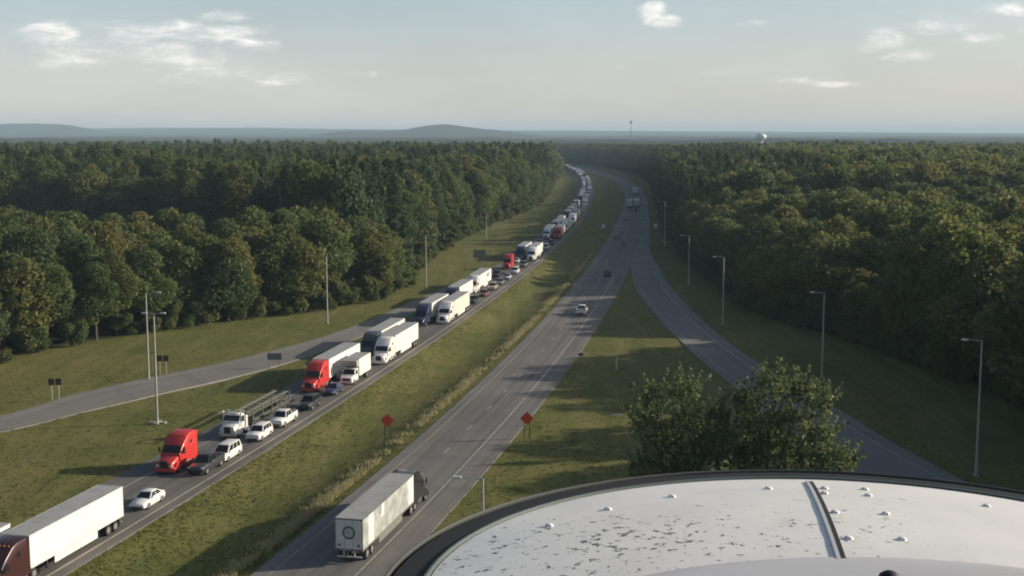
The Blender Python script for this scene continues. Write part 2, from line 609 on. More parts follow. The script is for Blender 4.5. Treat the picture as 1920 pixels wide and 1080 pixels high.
def mat_far():
    m, t, b = new_mat('far_woods')
    tc = t.new('ShaderNodeTexCoord')
    n = t.noise(tc.outputs['Object'], 0.012, 6, 0.65)
    t.link(t.ramp(n, [(0.35, (0.026, 0.038, 0.018)), (0.65, (0.058, 0.070, 0.030))]), b.inputs['Base Color'])
    b.inputs['Roughness'].default_value = 1.0
    b.inputs['Specular IOR Level'].default_value = 0.0
    MATS['far_woods'] = m


mat_far()


def mat_cover():
    """white painted lid of the camera housing, chalky, with specks of black grime"""
    m, t, b = new_mat('cover_white')
    tc = t.new('ShaderNodeTexCoord')
    o = tc.outputs['Object']
    n1 = t.noise(o, 5.0, 6, 0.65)
    mp = t.new('ShaderNodeMapping')
    mp.inputs['Scale'].default_value = (1.0, 1.0, 1.0)
    t.link(o, mp.inputs[0])
    sp = t.noise(mp.outputs[0], 62.0, 4, 0.75)
    where = t.noise(o, 3.2, 3, 0.5)
    sep = t.new('ShaderNodeSeparateXYZ')
    t.link(o, sep.inputs[0])
    # grime has collected on the near left part of the lid
    zone = t.math('MULTIPLY', t.math('SUBTRACT', 1.0, t.smooth(sep.outputs[0], -0.05, 0.22)), t.math('SUBTRACT', 1.0, t.smooth(sep.outputs[1], 0.20, 0.42)))
    thr = t.math('ADD', t.math('MULTIPLY', sp, 1.0), t.math('MULTIPLY', t.math('SUBTRACT', where, 0.5), 0.25))
    thr = t.math('MULTIPLY_ADD', zone, 0.075, thr)
    speck = t.smooth(thr, 0.672, 0.71)
    c = t.ramp(n1, [(0.3, (0.70, 0.70, 0.69)), (0.7, (0.84, 0.83, 0.80))])
    st = t.noise(o, 14.0, 5, 0.7)
    c = t.mix(t.math('MULTIPLY', t.smooth(st, 0.55, 0.8), 0.35), c, (0.42, 0.38, 0.32, 1))
    c = t.mix(speck, c, (0.05, 0.05, 0.052, 1))
    t.link(c, b.inputs['Base Color'])
    b.inputs['Roughness'].default_value = 0.42
    MATS['cover_white'] = m


mat_cover()
simple('cover_grey', (0.50, 0.50, 0.52), 0.4, 0, 0, 0.3, 5.0)

# ------------------------------------------------------------------ roads: lines in plan
_a = np.array([(-39, 114), (-34, 134), (-31, 150), (-28, 168), (-24, 189), (-19, 213), (-13, 248), (-10, 268), (1, 329), (20, 477), (32, 592), (43, 718), (54, 852), (60, 959), (63, 1071), (64, 1213), (64, 1356)], float)
_b = np.array([(-22.4, 107), (-17.8, 130), (-14, 147), (-7, 183), (2, 233), (9, 278), (13, 304), (21, 360), (27, 401), (38, 488), (50, 592), (61, 707), (75, 877), (83, 1047), (79, 1182), (73, 1356)], float)
PA, PB = np.polyfit(_a[:, 1] / 1000, _a[:, 0], 4), np.polyfit(_b[:, 1] / 1000, _b[:, 0], 5, w=np.where(_b[:, 1] < 250, 2.5, 1.0))


def _ev(P, y):
    y = np.asarray(y, float)
    yc = np.clip(y, 60, 1380)
    x = np.polyval(P, yc / 1000)
    d = np.polyval(np.polyder(P), yc / 1000) / 1000
    ex = y - yc
    return x + d * ex - np.where(ex > 0, 0.00030 * ex ** 2, 0)


def xa(y):      # inner edge line of the jammed carriageway
    return _ev(PA, y)


def xb(y):      # inner asphalt edge of the free carriageway
    return _ev(PB, y)


def offs(fn, y, o):
    """point at offset o (to the right) of the line fn at parameter y, and the heading there"""
    x0, x1 = float(fn(y - 1)), float(fn(y + 1))
    d = Vector((x1 - x0, 2.0)).normalized()
    n = Vector((d.y, -d.x))
    p = Vector((float(fn(y)), y)) + n * o
    return p, math.atan2(-d.x, d.y)


YS = np.concatenate([np.arange(20, 300, 4.0), np.arange(300, 800, 8.0), np.arange(800, 2000, 16.0)])


def strip_mesh(L, Rr, z, skirt=0.25, name='road'):
    """road sheet between two lines of equal length, with edges running down into the ground and uv in metres"""
    L, Rr = np.asarray(L, float), np.asarray(Rr, float)
    n = len(L)
    vs, uv = [], []
    d = np.r_[0, np.cumsum(np.hypot(*np.diff((L + Rr) / 2, axis=0).T))]
    for i in range(n):
        wd = np.hypot(*(Rr[i] - L[i]))
        t = (Rr[i] - L[i]) / max(wd, 1e-6)
        vs += [(*(L[i] - t * 0.15), z - skirt), (*L[i], z), (*Rr[i], z), (*(Rr[i] + t * 0.15), z - skirt)]
        uv += [(-0.15, d[i]), (0, d[i]), (wd, d[i]), (wd + 0.15, d[i])]
    fs = []
    for i in range(n - 1):
        for j in range(3):
            fs.append((i * 4 + j, i * 4 + j + 1, i * 4 + 5 + j, i * 4 + 4 + j))
    me = mesh_from(vs, fs, name)
    ul = me.uv_layers.new(name='UVMap')
    li = np.zeros(len(me.loops), dtype=np.int32)
    me.loops.foreach_get('vertex_index', li)
    ul.data.foreach_set('uv', np.asarray(uv, dtype=np.float32)[li].ravel())
    return me


def line_pts(fn, o, ys):
    return [tuple(offs(fn, y, o)[0]) for y in ys]


def resample(pts, n):
    p = np.asarray(pts, float)
    # gentle smoothing by chord-length Catmull-Rom
    out = []
    pp = np.vstack([2 * p[0] - p[1], p, 2 * p[-1] - p[-2]])
    seg = len(p) - 1
    for i in range(n):
        u = i / (n - 1) * seg
        k = min(int(u), seg - 1)
        t = u - k
        a, b, c, d = pp[k], pp[k + 1], pp[k + 2], pp[k + 3]
        out.append(0.5 * (2 * b + (c - a) * t + (2 * a - 5 * b + 4 * c - d) * t * t + (3 * b - a - 3 * c + d) * t ** 3))
    return np.array(out)


road_jam = obj('highway_jammed', strip_mesh(line_pts(xa, -10.4, YS), line_pts(xa, 1.3, YS), 0.040), MATS['asphalt_jam'])
tag(road_jam, kind='structure')
road_free = obj('highway_free', strip_mesh(line_pts(xb, 0.0, YS), line_pts(xb, 11.9, YS), 0.040), MATS['asphalt_main'])
tag(road_free, kind='structure')

# right-hand ramp
rr = np.array([(60, 40), (54, 90), (51, 126), (49, 142), (47, 156), (45.5, 172), (43, 188), (41, 211), (39.5, 236), (39, 268), (39.5, 314), (42, 366), (45, 416), (52, 482), (65.5, 612), (77.5, 736), (92, 921)], float)
rl = np.array([(47, 40), (41.5, 90), (39, 126), (37.6, 142), (36.4, 156), (35, 172), (34, 188), (32.2, 211), (31, 236), (30.3, 268), (30.4, 310), (33, 350), (37, 400), (46, 475), (60, 610), (72, 735), (86, 921)], float)
RR, RL = resample(rr, 120), resample(rl, 120)
ramp_r = obj('ramp_right', strip_mesh(RL, RR, 0.030), MATS['asphalt_ramp'])
tag(ramp_r, kind='structure')
# left-hand ramp
lu = np.array([(-150, 118), (-105, 142), (-73, 165), (-64, 185), (-57, 197), (-47, 213), (-37, 234), (-30, 257), (-23, 287), (-15.5, 322), (-9.5, 352)], float)
ll = np.array([(-145, 106), (-101, 131), (-69, 157), (-58, 174), (-51, 186), (-42, 201), (-33, 222), (-26, 248), (-19, 280), (-12, 316), (-6, 348)], float)
LU, LL = resample(lu, 100), resample(ll, 100)
ramp_l = obj('ramp_left', strip_mesh(LU, LL, 0.030), MATS['asphalt_ramp'])
tag(ramp_l, kind='structure')


def paint_line(name, fn, o, width, mat, parent, y0=20, y1=1400, z=0.0445):
    ys = YS[(YS >= y0) & (YS <= y1)]
    A, B = line_pts(fn, o - width / 2, ys), line_pts(fn, o + width / 2, ys)
    vs = [(*p, z) for p in A] + [(*p, z) for p in B]
    n = len(A)
    fs = [(i, n + i, n + i + 1, i + 1) for i in range(n - 1)]
    return obj(name, mesh_from(vs, fs, name), mat, parent)


paint_line('edge_line', xa, 0.0, 0.18, MATS['line_cream'], road_jam)
paint_line('edge_line', xa, -7.4, 0.16, MATS['line_white'], road_jam)
paint_line('edge_line', xb, 1.5, 0.16, MATS['line_yellow'], road_free)
paint_line('edge_line', xb, 8.9, 0.19, MATS['line_white'], road_free, 20, 340)
dash = mesh_from([(-0.08, -1.5, 0), (0.08, -1.5, 0), (0.08, 1.5, 0), (-0.08, 1.5, 0)], [(0, 1, 2, 3)], 'lane_dash')
for fn, o, par in ((xa, -3.7, road_jam), (xb, 5.2, road_free)):
    y = 92.0
    while y < 560:
        p, h = offs(fn, y, o)
        obj('lane_dash', dash, MATS['line_white'], par, (p.x, p.y, 0.0448), h)
        y += 12.0


def poly_line(name, P, inset_from, t, width, mat, parent, i0, i1, z=0.0345):
    """line running along a resampled edge pair: t = metres in from the first edge"""
    A, B = [], []
    for i in range(i0, i1):
        d = (inset_from[i] - P[i])
        d = d / np.hypot(*d)
        A.append((*(P[i] + d * (t - width / 2)), z))
        B.append((*(P[i] + d * (t + width / 2)), z))
    n = len(A)
    return obj(name, mesh_from(A + B, [(k, n + k, n + k + 1, k + 1) for k in range(n - 1)], name), mat, parent)


poly_line('edge_line', RL, RR, 1.3, 0.17, MATS['line_yellow'], ramp_r, 4, 78)
poly_line('edge_line', RR, RL, 2.2, 0.17, MATS['line_white'], ramp_r, 4, 84)
poly_line('edge_line', LU, LL, 2.0, 0.17, MATS['line_white'], ramp_l, 4, 90)
poly_line('edge_line', LL, LU, 1.2, 0.17, MATS['line_yellow'], ramp_l, 4, 66)

# ------------------------------------------------------------------ woods: where they begin
FL = np.array([(-100, 30), (-96, 120), (-92, 192), (-85, 210), (-81, 225), (-74, 236), (-68, 245), (-59, 258), (-43, 272), (-29, 294), (-26, 320), (-27, 358), (-23, 407), (-17, 470), (-8, 540), (5, 612), (13, 681), (25, 837), (37, 1024), (47, 1229), (48, 1441), (30, 1700), (-30, 2000), (-200, 2300)], float)
FR = np.array([(78, 20), (74, 100), (71, 158), (70, 177), (67, 206), (62, 233), (56, 252), (52, 276), (51, 314), (53, 398), (64, 540), (86, 767), (107, 1000), (112, 1150), (108, 1356), (84, 1600), (40, 1850), (-60, 2150), (-200, 2350)], float)


def fl(y):
    return np.interp(y, FL[:, 1], FL[:, 0])


def fr(y):
    return np.interp(y, FR[:, 1], FR[:, 0])


# ------------------------------------------------------------------ ground: one sheet to the horizon

def gz(x, y):
    """height of the grass: a swale in the median, gentle unevenness elsewhere, level with the roads beside them"""
    x, y = np.asarray(x, float), np.asarray(y, float)
    a, b = xa(y) + 2.0, xb(y) - 1.0
    t = np.clip((x - a) / np.maximum(b - a, 0.5), 0, 1)
    sw = -1.0 * np.sin(np.pi * t) ** 1.3 * np.clip((b - a) / 14.0, 0, 1)
    bump = 0.10 * (np.sin(x * 0.31 + 1.3) * np.sin(y * 0.23) + np.sin(x * 0.13 - y * 0.17)) - 0.2
    inmed = (x > a) & (x < b)
    left = np.clip((xa(y) - 13.0 - x) / 8.0, 0, 1)
    right = np.clip((x - xb(y) - 14.0) / 6.0, 0, 1)
    z = np.where(inmed, sw, 0.0) + bump * np.maximum(left, right) * 0.6
    fade = np.clip((1500 - y) / 300, 0, 1) * np.clip((y - 10) / 30, 0, 1) * np.clip((400 - np.abs(x)) / 100, 0, 1)
    return z * fade - 0.035


def build_ground():
    gx = np.unique(np.concatenate([np.linspace(-26000, -1200, 9), np.linspace(-1200, -160, 10), np.arange(-160, 160, 2.5), np.linspace(160, 1200, 10), np.linspace(1200, 26000, 9)]))
    gy = np.unique(np.concatenate([np.linspace(-6000, 40, 7), np.arange(40, 420, 3.0), np.arange(420, 1500, 12.0), np.linspace(1500, 3000, 12), np.linspace(3000, 27000, 8)]))
    X, Y = np.meshgrid(gx, gy)
    Z = gz(X, Y)
    nx, ny = len(gx), len(gy)
    vs = np.stack([X.ravel(), Y.ravel(), Z.ravel()], 1)
    I = np.arange(nx * ny).reshape(ny, nx)
    fs = np.stack([I[:-1, :-1], I[:-1, 1:], I[1:, 1:], I[1:, :-1]], -1).reshape(-1, 4)
    me = mesh_from(vs.tolist(), fs.tolist(), 'ground', 180)
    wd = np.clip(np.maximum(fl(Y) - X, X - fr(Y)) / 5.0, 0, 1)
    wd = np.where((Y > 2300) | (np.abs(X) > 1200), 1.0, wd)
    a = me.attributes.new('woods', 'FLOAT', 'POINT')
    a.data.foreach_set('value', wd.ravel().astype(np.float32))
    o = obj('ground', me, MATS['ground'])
    tag(o, kind='structure')


build_ground()


def px_ridge(pts, dist):
    """height above the sea of trees of a skyline seen at given pixels, standing dist metres away"""
    out = []
    for px, py in pts:
        r = ray(px, py)
        t = dist / r.y
        out.append((r.x * t, CAM_H + r.z * t))
    return out


def build_hills():
    # rolling woodland past the last single trees, and the ridges on the horizon, in three lines one behind the other
    ridges = [
        (12500, 3200, [(-1400, 244), (-700, 243), (0, 241), (160, 241), (300, 240), (500, 240), (620, 242), (760, 243), (960, 244.5), (1200, 245.5), (1420, 247), (1700, 248.5), (1920, 250), (2600, 250), (3300, 249)]),
        (9500, 1400, [(-1400, 240), (-300, 236), (0, 232.5), (60, 231.5), (125, 234), (170, 242), (240, 252), (330, 262), (3300, 268)]),
        (7200, 900, [(-1400, 268), (560, 262), (600, 251), (660, 244.5), (720, 245.5), (760, 243.5), (795, 236), (830, 232.5), (862, 236), (890, 240), (940, 245), (990, 251), (1060, 259), (3300, 266)]),
    ]
    xs = np.linspace(-9000, 9000, 241)
    ys = np.concatenate([np.linspace(3600, 6000, 26), np.linspace(6050, 16000, 74)])
    X, Y = np.meshgrid(xs, ys)
    Z = 17 + 5.0 * np.sin(X * 0.004 + Y * 0.0021) * np.sin(Y * 0.0017 - X * 0.001)
    r2 = np.random.default_rng(3)
    Z += r2.normal(0, 2.2, Z.shape)
    for d, wd, pts in ridges:
        p = np.array(px_ridge(pts, d))
        top = np.interp(X * (d / np.maximum(Y, 1)), p[:, 0], p[:, 1])
        bell = np.exp(-((Y - d) / wd) ** 2)
        Z = np.maximum(Z, 15 + (top - 15) * bell + r2.normal(0, 1.2, Z.shape) * bell)
    Z *= 1.0
    n, m = len(ys), len(xs)
    I = np.arange(n * m).reshape(n, m)
    fs = np.stack([I[:-1, :-1], I[:-1, 1:], I[1:, 1:], I[1:, :-1]], -1).reshape(-1, 4)
    me = mesh_from(np.stack([X.ravel(), Y.ravel(), Z.ravel()], 1).tolist(), fs.tolist(), 'hills', 180)
    tag(obj('hills', me, MATS['far_woods']), kind='structure')


build_hills()

# ------------------------------------------------------------------ trees

def frame_of(nrm):
    up = np.where(np.abs(nrm[:, 2:3]) > 0.9, np.array([[1.0, 0, 0]]), np.array([[0, 0, 1.0]]))
    a = np.cross(up, nrm)
    a /= np.linalg.norm(a, axis=1, keepdims=True) + 1e-9
    b = np.cross(nrm, a)
    return a, b


def leaf_quads(C, Nrm, size, r, tilt=0.75, aspect=0.7):
    n = len(C)
    nn = Nrm + r.normal(0, tilt, (n, 3))
    nn /= np.linalg.norm(nn, axis=1, keepdims=True) + 1e-9
    a, b = frame_of(nn)
    th = r.uniform(0, 2 * np.pi, (n, 1))
    u = a * np.cos(th) + b * np.sin(th)
    v = -a * np.sin(th) + b * np.cos(th)
    s = (size * r.uniform(0.6, 1.4, (n, 1)))
    u, v = u * s, v * s * aspect
    k = r.uniform(-0.35, 0.35, (n, 1))
    return np.stack([C - u, C - v + u * k, C + u, C + v + u * k], 1)


def ellipsoid_lobes(lobes, n, size, r, up=0.25, tilt=1.05):
    """leaves over the skins of many overlapping lobes ((c),(rx,ry,rz))"""
    L = np.array([l[0] for l in lobes], float)
    S = np.array([l[1] for l in lobes], float)
    area = (S[:, 0] * S[:, 2]) ** 1.0
    pick = r.choice(len(lobes), n * 2, p=area / area.sum())
    d = r.normal(0, 1, (n * 2, 3))
    d[:, 2] += up
    d /= np.linalg.norm(d, axis=1, keepdims=True)
    rad = r.uniform(0.60, 1.20, (n * 2, 1)) ** 0.8
    P = L[pick] + d * S[pick] * rad
    # drop leaves deep inside other lobes
    keep = np.ones(len(P), bool)
    for c, s in zip(L, S):
        q = (((P - c) / s) ** 2).sum(1)
        keep &= q > 0.40
    P, d = P[keep][:n], d[keep][:n]
    return leaf_quads(P, d, size, r, tilt)


def trunk_mesh(h, r0, limbs, name, lean=(0, 0)):
    m = MB()
    pts = [(lean[0] * t * t, lean[1] * t * t, h * t) for t in (0, 0.03, 0.3, 0.6, 1.0)]
    m.path(pts, [r0 * 1.5, r0 * 1.1, r0 * 0.85, r0 * 0.6, r0 * 0.18], 8)
    for z0, tip, rr_ in limbs:
        t = z0 / h
        b = Vector((lean[0] * t * t, lean[1] * t * t, z0))
        tip = Vector(tip)
        mid = (b + tip) / 2 + Vector((0, 0, (tip - b).length * 0.06))
        m.path([b, mid, tip], [rr_, rr_ * 0.7, rr_ * 0.25], 6)
    return m.mesh(name, 60)


def broad(seed, h, rad, base, nl, nleaf, size):
    r = np.random.default_rng(seed)
    lobes, limbs = [], []
    zc, zr = (h + base) / 2, (h - base) / 2
    for i in range(nl):
        d = r.normal(0, 1, 3)
        d /= np.linalg.norm(d)
        k = r.uniform(0.35, 0.80)
        # egg: widest below the middle
        z = zc + d[2] * zr * k
        wz = 1.0 - 0.45 * max(0, (z - zc) / zr)
        c = np.array([d[0] * rad * k * wz, d[1] * rad * k * wz, z])
        s = rad * r.uniform(0.24, 0.54)
        lobes.append((c, (s, s, s * r.uniform(0.75, 1.1))))
        if i % 2 == 0:
            limbs.append((max(base * 0.7, min(z - 2.0, h * 0.75)), tuple(c * np.array([0.85, 0.85, 1.0])), rad * 0.03))
    lobes.append((np.array([0, 0, h - rad * 0.42]), (rad * 0.4, rad * 0.4, rad * 0.42)))
    Q = ellipsoid_lobes(lobes, nleaf, size, r, 0.3)
    tint = np.clip(r.normal(0.5, 0.22, len(Q)), 0, 1)
    return quads_mesh(Q, 'crown', tint), trunk_mesh(h * 0.86, h * 0.017, limbs, 'trunk', (r.normal(0, 0.5), r.normal(0, 0.5)))


def pine(seed, h, rad, base, nleaf, size):
    r = np.random.default_rng(seed)
    lobes, limbs = [], []
    nwh = 13
    for i in range(nwh):
        t = i / (nwh - 1)
        z = base + (h - base) * t
        env = rad * (0.55 + 0.45 * math.sin(math.pi * min(1, t * 1.25 + 0.12))) * (1 - t ** 3.2 * 0.75)
        for j in range(r.integers(3, 6)):
            a = r.uniform(0, 2 * np.pi)
            k = r.uniform(0.45, 0.95)
            c = np.array([math.cos(a) * env * k, math.sin(a) * env * k, z + r.normal(0, 0.5)])
            s = env * r.uniform(0.28, 0.48)
            lobes.append((c, (s, s, s * 0.55)))
            if j == 0:
                limbs.append((z - 0.6, tuple(c), h * 0.0032))
    lobes.append((np.array([0, 0, h - 0.8]), (rad * 0.22, rad * 0.22, 1.2)))
    Q = ellipsoid_lobes(lobes, nleaf, size, r, 0.5, 0.9)
    tint = np.clip(r.normal(0.45, 0.2, len(Q)), 0, 1)
    return quads_mesh(Q, 'crown', tint), trunk_mesh(h * 0.97, h * 0.0125, limbs, 'trunk', (r.normal(0, 0.4), r.normal(0, 0.4)))


def shrub(seed, h, rad, nleaf, size):
    r = np.random.default_rng(seed)
    lobes = []
    for i in range(11):
        a = r.uniform(0, 2 * np.pi)
        k = r.uniform(0, 0.75) * rad
        z = r.uniform(0.22, 0.78) * h
        s = rad * r.uniform(0.28, 0.42)
        lobes.append((np.array([math.cos(a) * k, math.sin(a) * k, z]), (s, s, s * 0.9)))
    Q = ellipsoid_lobes(lobes, nleaf, size, r, 0.3)
    Q[:, :, 2] = np.maximum(Q[:, :, 2], 0.02)
    tint = np.clip(r.normal(0.5, 0.22, len(Q)), 0, 1)
    stems = MB()
    for l, s in lobes[:5]:
        stems.path([(l[0] * 0.12, l[1] * 0.12, -0.1), tuple(l * 0.6), tuple(l)], [0.09, 0.06, 0.02], 5)
    return quads_mesh(Q, 'crown', tint), stems.mesh('trunk', 60)


# variants: (crown, trunk, nominal height, material, kind)
VAR = []
for s_ in range(4):
    VAR.append((*broad(11 + s_, 20, 7.0, 1.6, 20 + 3 * s_, 6500, 0.38), 20, 'leaf_broad' if s_ < 3 else 'leaf_olive', 'broad'))
VAR.append((*broad(35, 20, 7.2, 1.8, 24, 6500, 0.38), 20, 'leaf_olive', 'broad'))
for s_ in range(2):
    VAR.append((*broad(31 + s_, 26, 6.6, 4.5, 24, 6300, 0.38), 26, 'leaf_broad', 'tall'))
for s_ in range(3):
    VAR.append((*pine(51 + s_, 30, 4.7, 8.0, 5600, 0.36), 30, 'leaf_pine', 'pine'))
for s_ in range(2):
    VAR.append((*shrub(71 + s_, 5, 3.0, 2200, 0.24), 5, 'leaf_shrub', 'shrub'))
V_BROAD, V_TALL, V_PINE, V_SHRUB = [0, 1, 2, 3, 4], [5, 6], [7, 8, 9], [10, 11]
V_OLIVE = [3, 4, 3, 4, 1]


def height_cap_right(d, y):
    """the woods on the right step up from a low fringe so that the sun still reaches the road"""
    c = np.where(y < 252, 20.5 + 0.42 * d, 14.0 + 0.36 * d)
    c = np.where(y < 172, 27.0 + 0.15 * d, c)
    c = np.where((y > 228) & (y < 250), 9.0 + 0.30 * d, c)
    t = np.clip((y - 380) / 80, 0, 1)
    return c * (1 - t) + (26 + 0.15 * d) * t


def scatter():
    r = np.random.default_rng(21)
    rows = []      # x y variant sx sz rot edgeDist side

    def grid(x0, x1, y0, y1, sp):
        X, Y = np.meshgrid(np.arange(x0, x1, sp), np.arange(y0, y1, sp * 0.92))
        X = X + (np.arange(X.shape[0]) % 2)[:, None] * sp * 0.5
        X = X + r.uniform(-0.40, 0.40, X.shape) * sp
        Y = Y + r.uniform(-0.40, 0.40, Y.shape) * sp
        return X.ravel(), Y.ravel()

    for (y0, y1, sp, wide) in ((40, 420, 7.9, 1.0), (420, 900, 8.6, 1.05), (900, 1700, 11.0, 1.25), (1700, 3900, 19.0, 1.9)):
        X, Y = grid(-0.62 * y1 - 60, 0.62 * y1 + 140, y0, y1, sp)
        el_, er = fl(Y) - X, X - fr(Y)
        side = np.where(el_ > 0, -1, np.where(er > 0, 1, 0))
        side = np.where(Y > 2330, -1, side)
        d = np.where(side < 0, el_, er)
        lim_l = -(0.46 * Y + 70)
        lim_r = 0.46 * Y + np.where(Y < 500, 150, 90)
        ok = (side != 0) & (d > 2.5) & (X > lim_l) & (X < lim_r)
        # the clearing behind the first belt of trees on the left
        belt = (fl(Y) - X)
        clear = (X < -52) & (Y > 318 + 0.06 * (X + 60)) & (Y < 425) & (X < -60 - 0.25 * (Y - 318) * 0)
        clear &= ~((X > -92) & (Y > 372))
        ok &= ~clear
        for x, y, dd, s in zip(X[ok], Y[ok], d[ok], side[ok]):
            n = (math.sin(x * 0.011 + 1.0) * math.sin(y * 0.009) + math.sin(x * 0.023 - y * 0.017 + 2.0)) * 0.5
            u = r.uniform()
            if s < 0:
                if y < 330 and x < -24:
                    h = r.uniform(14.0, 21.5)
                    h = min(h, 11.5 + dd * 0.9)
                    v = r.choice([0, 1, 2, 0, 1, 2, 3]) if u < 0.85 else r.choice(V_TALL)
                else:
                    h = r.uniform(22, 31) + 2 * n
                    if dd < 8:
                        h *= 0.85
                    v = r.choice(V_PINE) if u < 0.45 + 0.4 * n + (0.2 if x > -60 else 0) else (r.choice(V_TALL) if u < 0.9 else r.choice(V_BROAD))
            else:
                cap = float(height_cap_right(dd, y))
                h = r.uniform(14, 24.5) + 2.5 * n
                if 170 < y < 260 and x > 92:
                    h = min(h, 19.0)
                if 195 < y < 245 and 66 < x < 92:
                    h = r.uniform(22, 25)
                if y < 172:
                    h = r.uniform(24, 30)
                if y > 420:
                    h = r.uniform(24, 30.5) + 2 * n
                h = min(h, cap * r.uniform(0.85, 1.05))
                if h < 4:
                    continue
                if h < 19 or (195 < y < 245 and 66 < x < 92):
                    v = r.choice(V_OLIVE)
                elif y > 430 and dd < 60:
                    v = r.choice(V_PINE) if u < 0.7 else r.choice(V_TALL)
                else:
                    v = r.choice(V_PINE) if u < 0.22 + 0.2 * n else (r.choice(V_TALL) if u < 0.42 else r.choice(V_OLIVE))
            if y > 1200:
                h = min(h, 28) - min(9, max(0, (y - 1000) / 180.0))
            h0 = VAR[v][2]
            sz = h / h0
            sx = sz ** 0.5 * wide * r.uniform(0.76, 1.22)
            if v in V_BROAD and h > 22:
                sx *= 1.15
            rows.append((x, y, v, sx, sz, r.uniform(0, 6.283), dd, s))
    # understorey along the visible edges
    for fn, s, y1 in ((fl, -1, 900), (fr, 1, 900)):
        y = 60.0
        while y < y1:
            for k in range(2):
                dd = r.uniform(0.3, 1.5) + k * 3.2
                x = float(fn(y)) + s * dd
                v = r.choice(V_SHRUB)
                h = r.uniform(2.0, 5.5) * (1.0 if k == 0 else 1.35)
                sz = h / 5.0
                if r.uniform() < 0.8:
                    rows.append((x, y + r.uniform(-1.5, 1.5), v, sz ** 0.6 * r.uniform(0.85, 1.3), sz, r.uniform(0, 6.283), dd, s))
            y += r.uniform(2.6, 4.6) * (1.0 if y < 400 else 1.6)
    # the round bush tree at the left border and low brush on the slope in front of the left woods
    return rows


ROWS = scatter()


def in_view(x, y, h):
    if y < 20:
        return False
    u = x / y
    return abs(u) < 0.415


def score(rw):
    x, y, v, sx, sz, rot, d, s = rw
    h = sz * VAR[v][2]
    dist = math.hypot(x, y)
    if not in_view(x, y, h):
        return -1
    hidden = 1.0 / (1.0 + max(0, d - 9) / (9.0 if h < 25 else 22.0))
    return h / dist * hidden


order = sorted(range(len(ROWS)), key=lambda i: -score(ROWS[i]))
trees_i = [i for i in order if ROWS[i][2] not in V_SHRUB and score(ROWS[i]) > 0][:285]
shrubs_i = [i for i in order if ROWS[i][2] in V_SHRUB and score(ROWS[i]) > 0][:110]
single = set(trees_i) | set(shrubs_i)
SRC = {}


def place_tree(rw):
    x, y, v, sx, sz, rot, d, s = rw
    kind = VAR[v][4]
    side = 'left' if s < 0 else 'right'
    z = float(gz(x, y))
    nm = {'broad': 'broadleaf_tree', 'tall': 'tall_broadleaf_tree', 'pine': 'pine_tree', 'shrub': 'shrub'}[kind]
    px = 960 + FPX * x / (y * math.cos(PITCH) + (CAM_H - 10) * math.sin(PITCH))
    if s < 0:
        marks = [(150, "near the left border"), (240, "left of the twin lamps"), (340, "behind the twin lamps"), (480, "above the car carrier"),
                 (610, "left of the red rig lamp"), (700, "above the red rig"), (800, 'above the blue rig'),
                 (910, "left of the thin lamp"), (1000, "beyond the thin lamp"), (9999, "by the jam's end")]
    else:
        marks = [(1246, "by the bend"), (1292, "by the faint lamp"), (1356, "behind the fourth lamp"), (1450, "behind the third lamp"),
                 (1545, "left of the second lamp"), (1680, "right of the second lamp"), (1835, "left of the nearest lamp"), (9999, "at the right border")]
    mk = next(t for lim, t in marks if px < lim)
    row = 'at the front' if d < 7 else ('in the second row' if d < 16 else 'deep inside')
    w_ = {'broad': 'leafy tree', 'tall': 'tall leafy tree', 'pine': 'tall dark pine', 'shrub': 'low green shrub'}[kind]
    if kind == 'shrub':
        lab = f'{w_} at the foot of the {side} woods {mk}'
    else:
        lab = f'{w_} {row} of the {side} woods, {mk}'
    cat = 'shrub' if kind == 'shrub' else 'tree'
    grp = f'{w_}s {row} of the {side} woods {mk}'
    e = empty(nm, (x, y, z - 0.05), rot, (sx, sx, sz))
    tag(e, lab, cat, grp)
    crown, trunk, h0, lm, _ = VAR[v]
    t_ = obj('trunk', trunk, MATS['bark'], e)
    c_ = obj('crown', crown, MATS[lm], e)
    SRC.setdefault(v, (c_, t_))


for i in trees_i:
    place_tree(ROWS[i])
for i in shrubs_i:
    place_tree(ROWS[i])


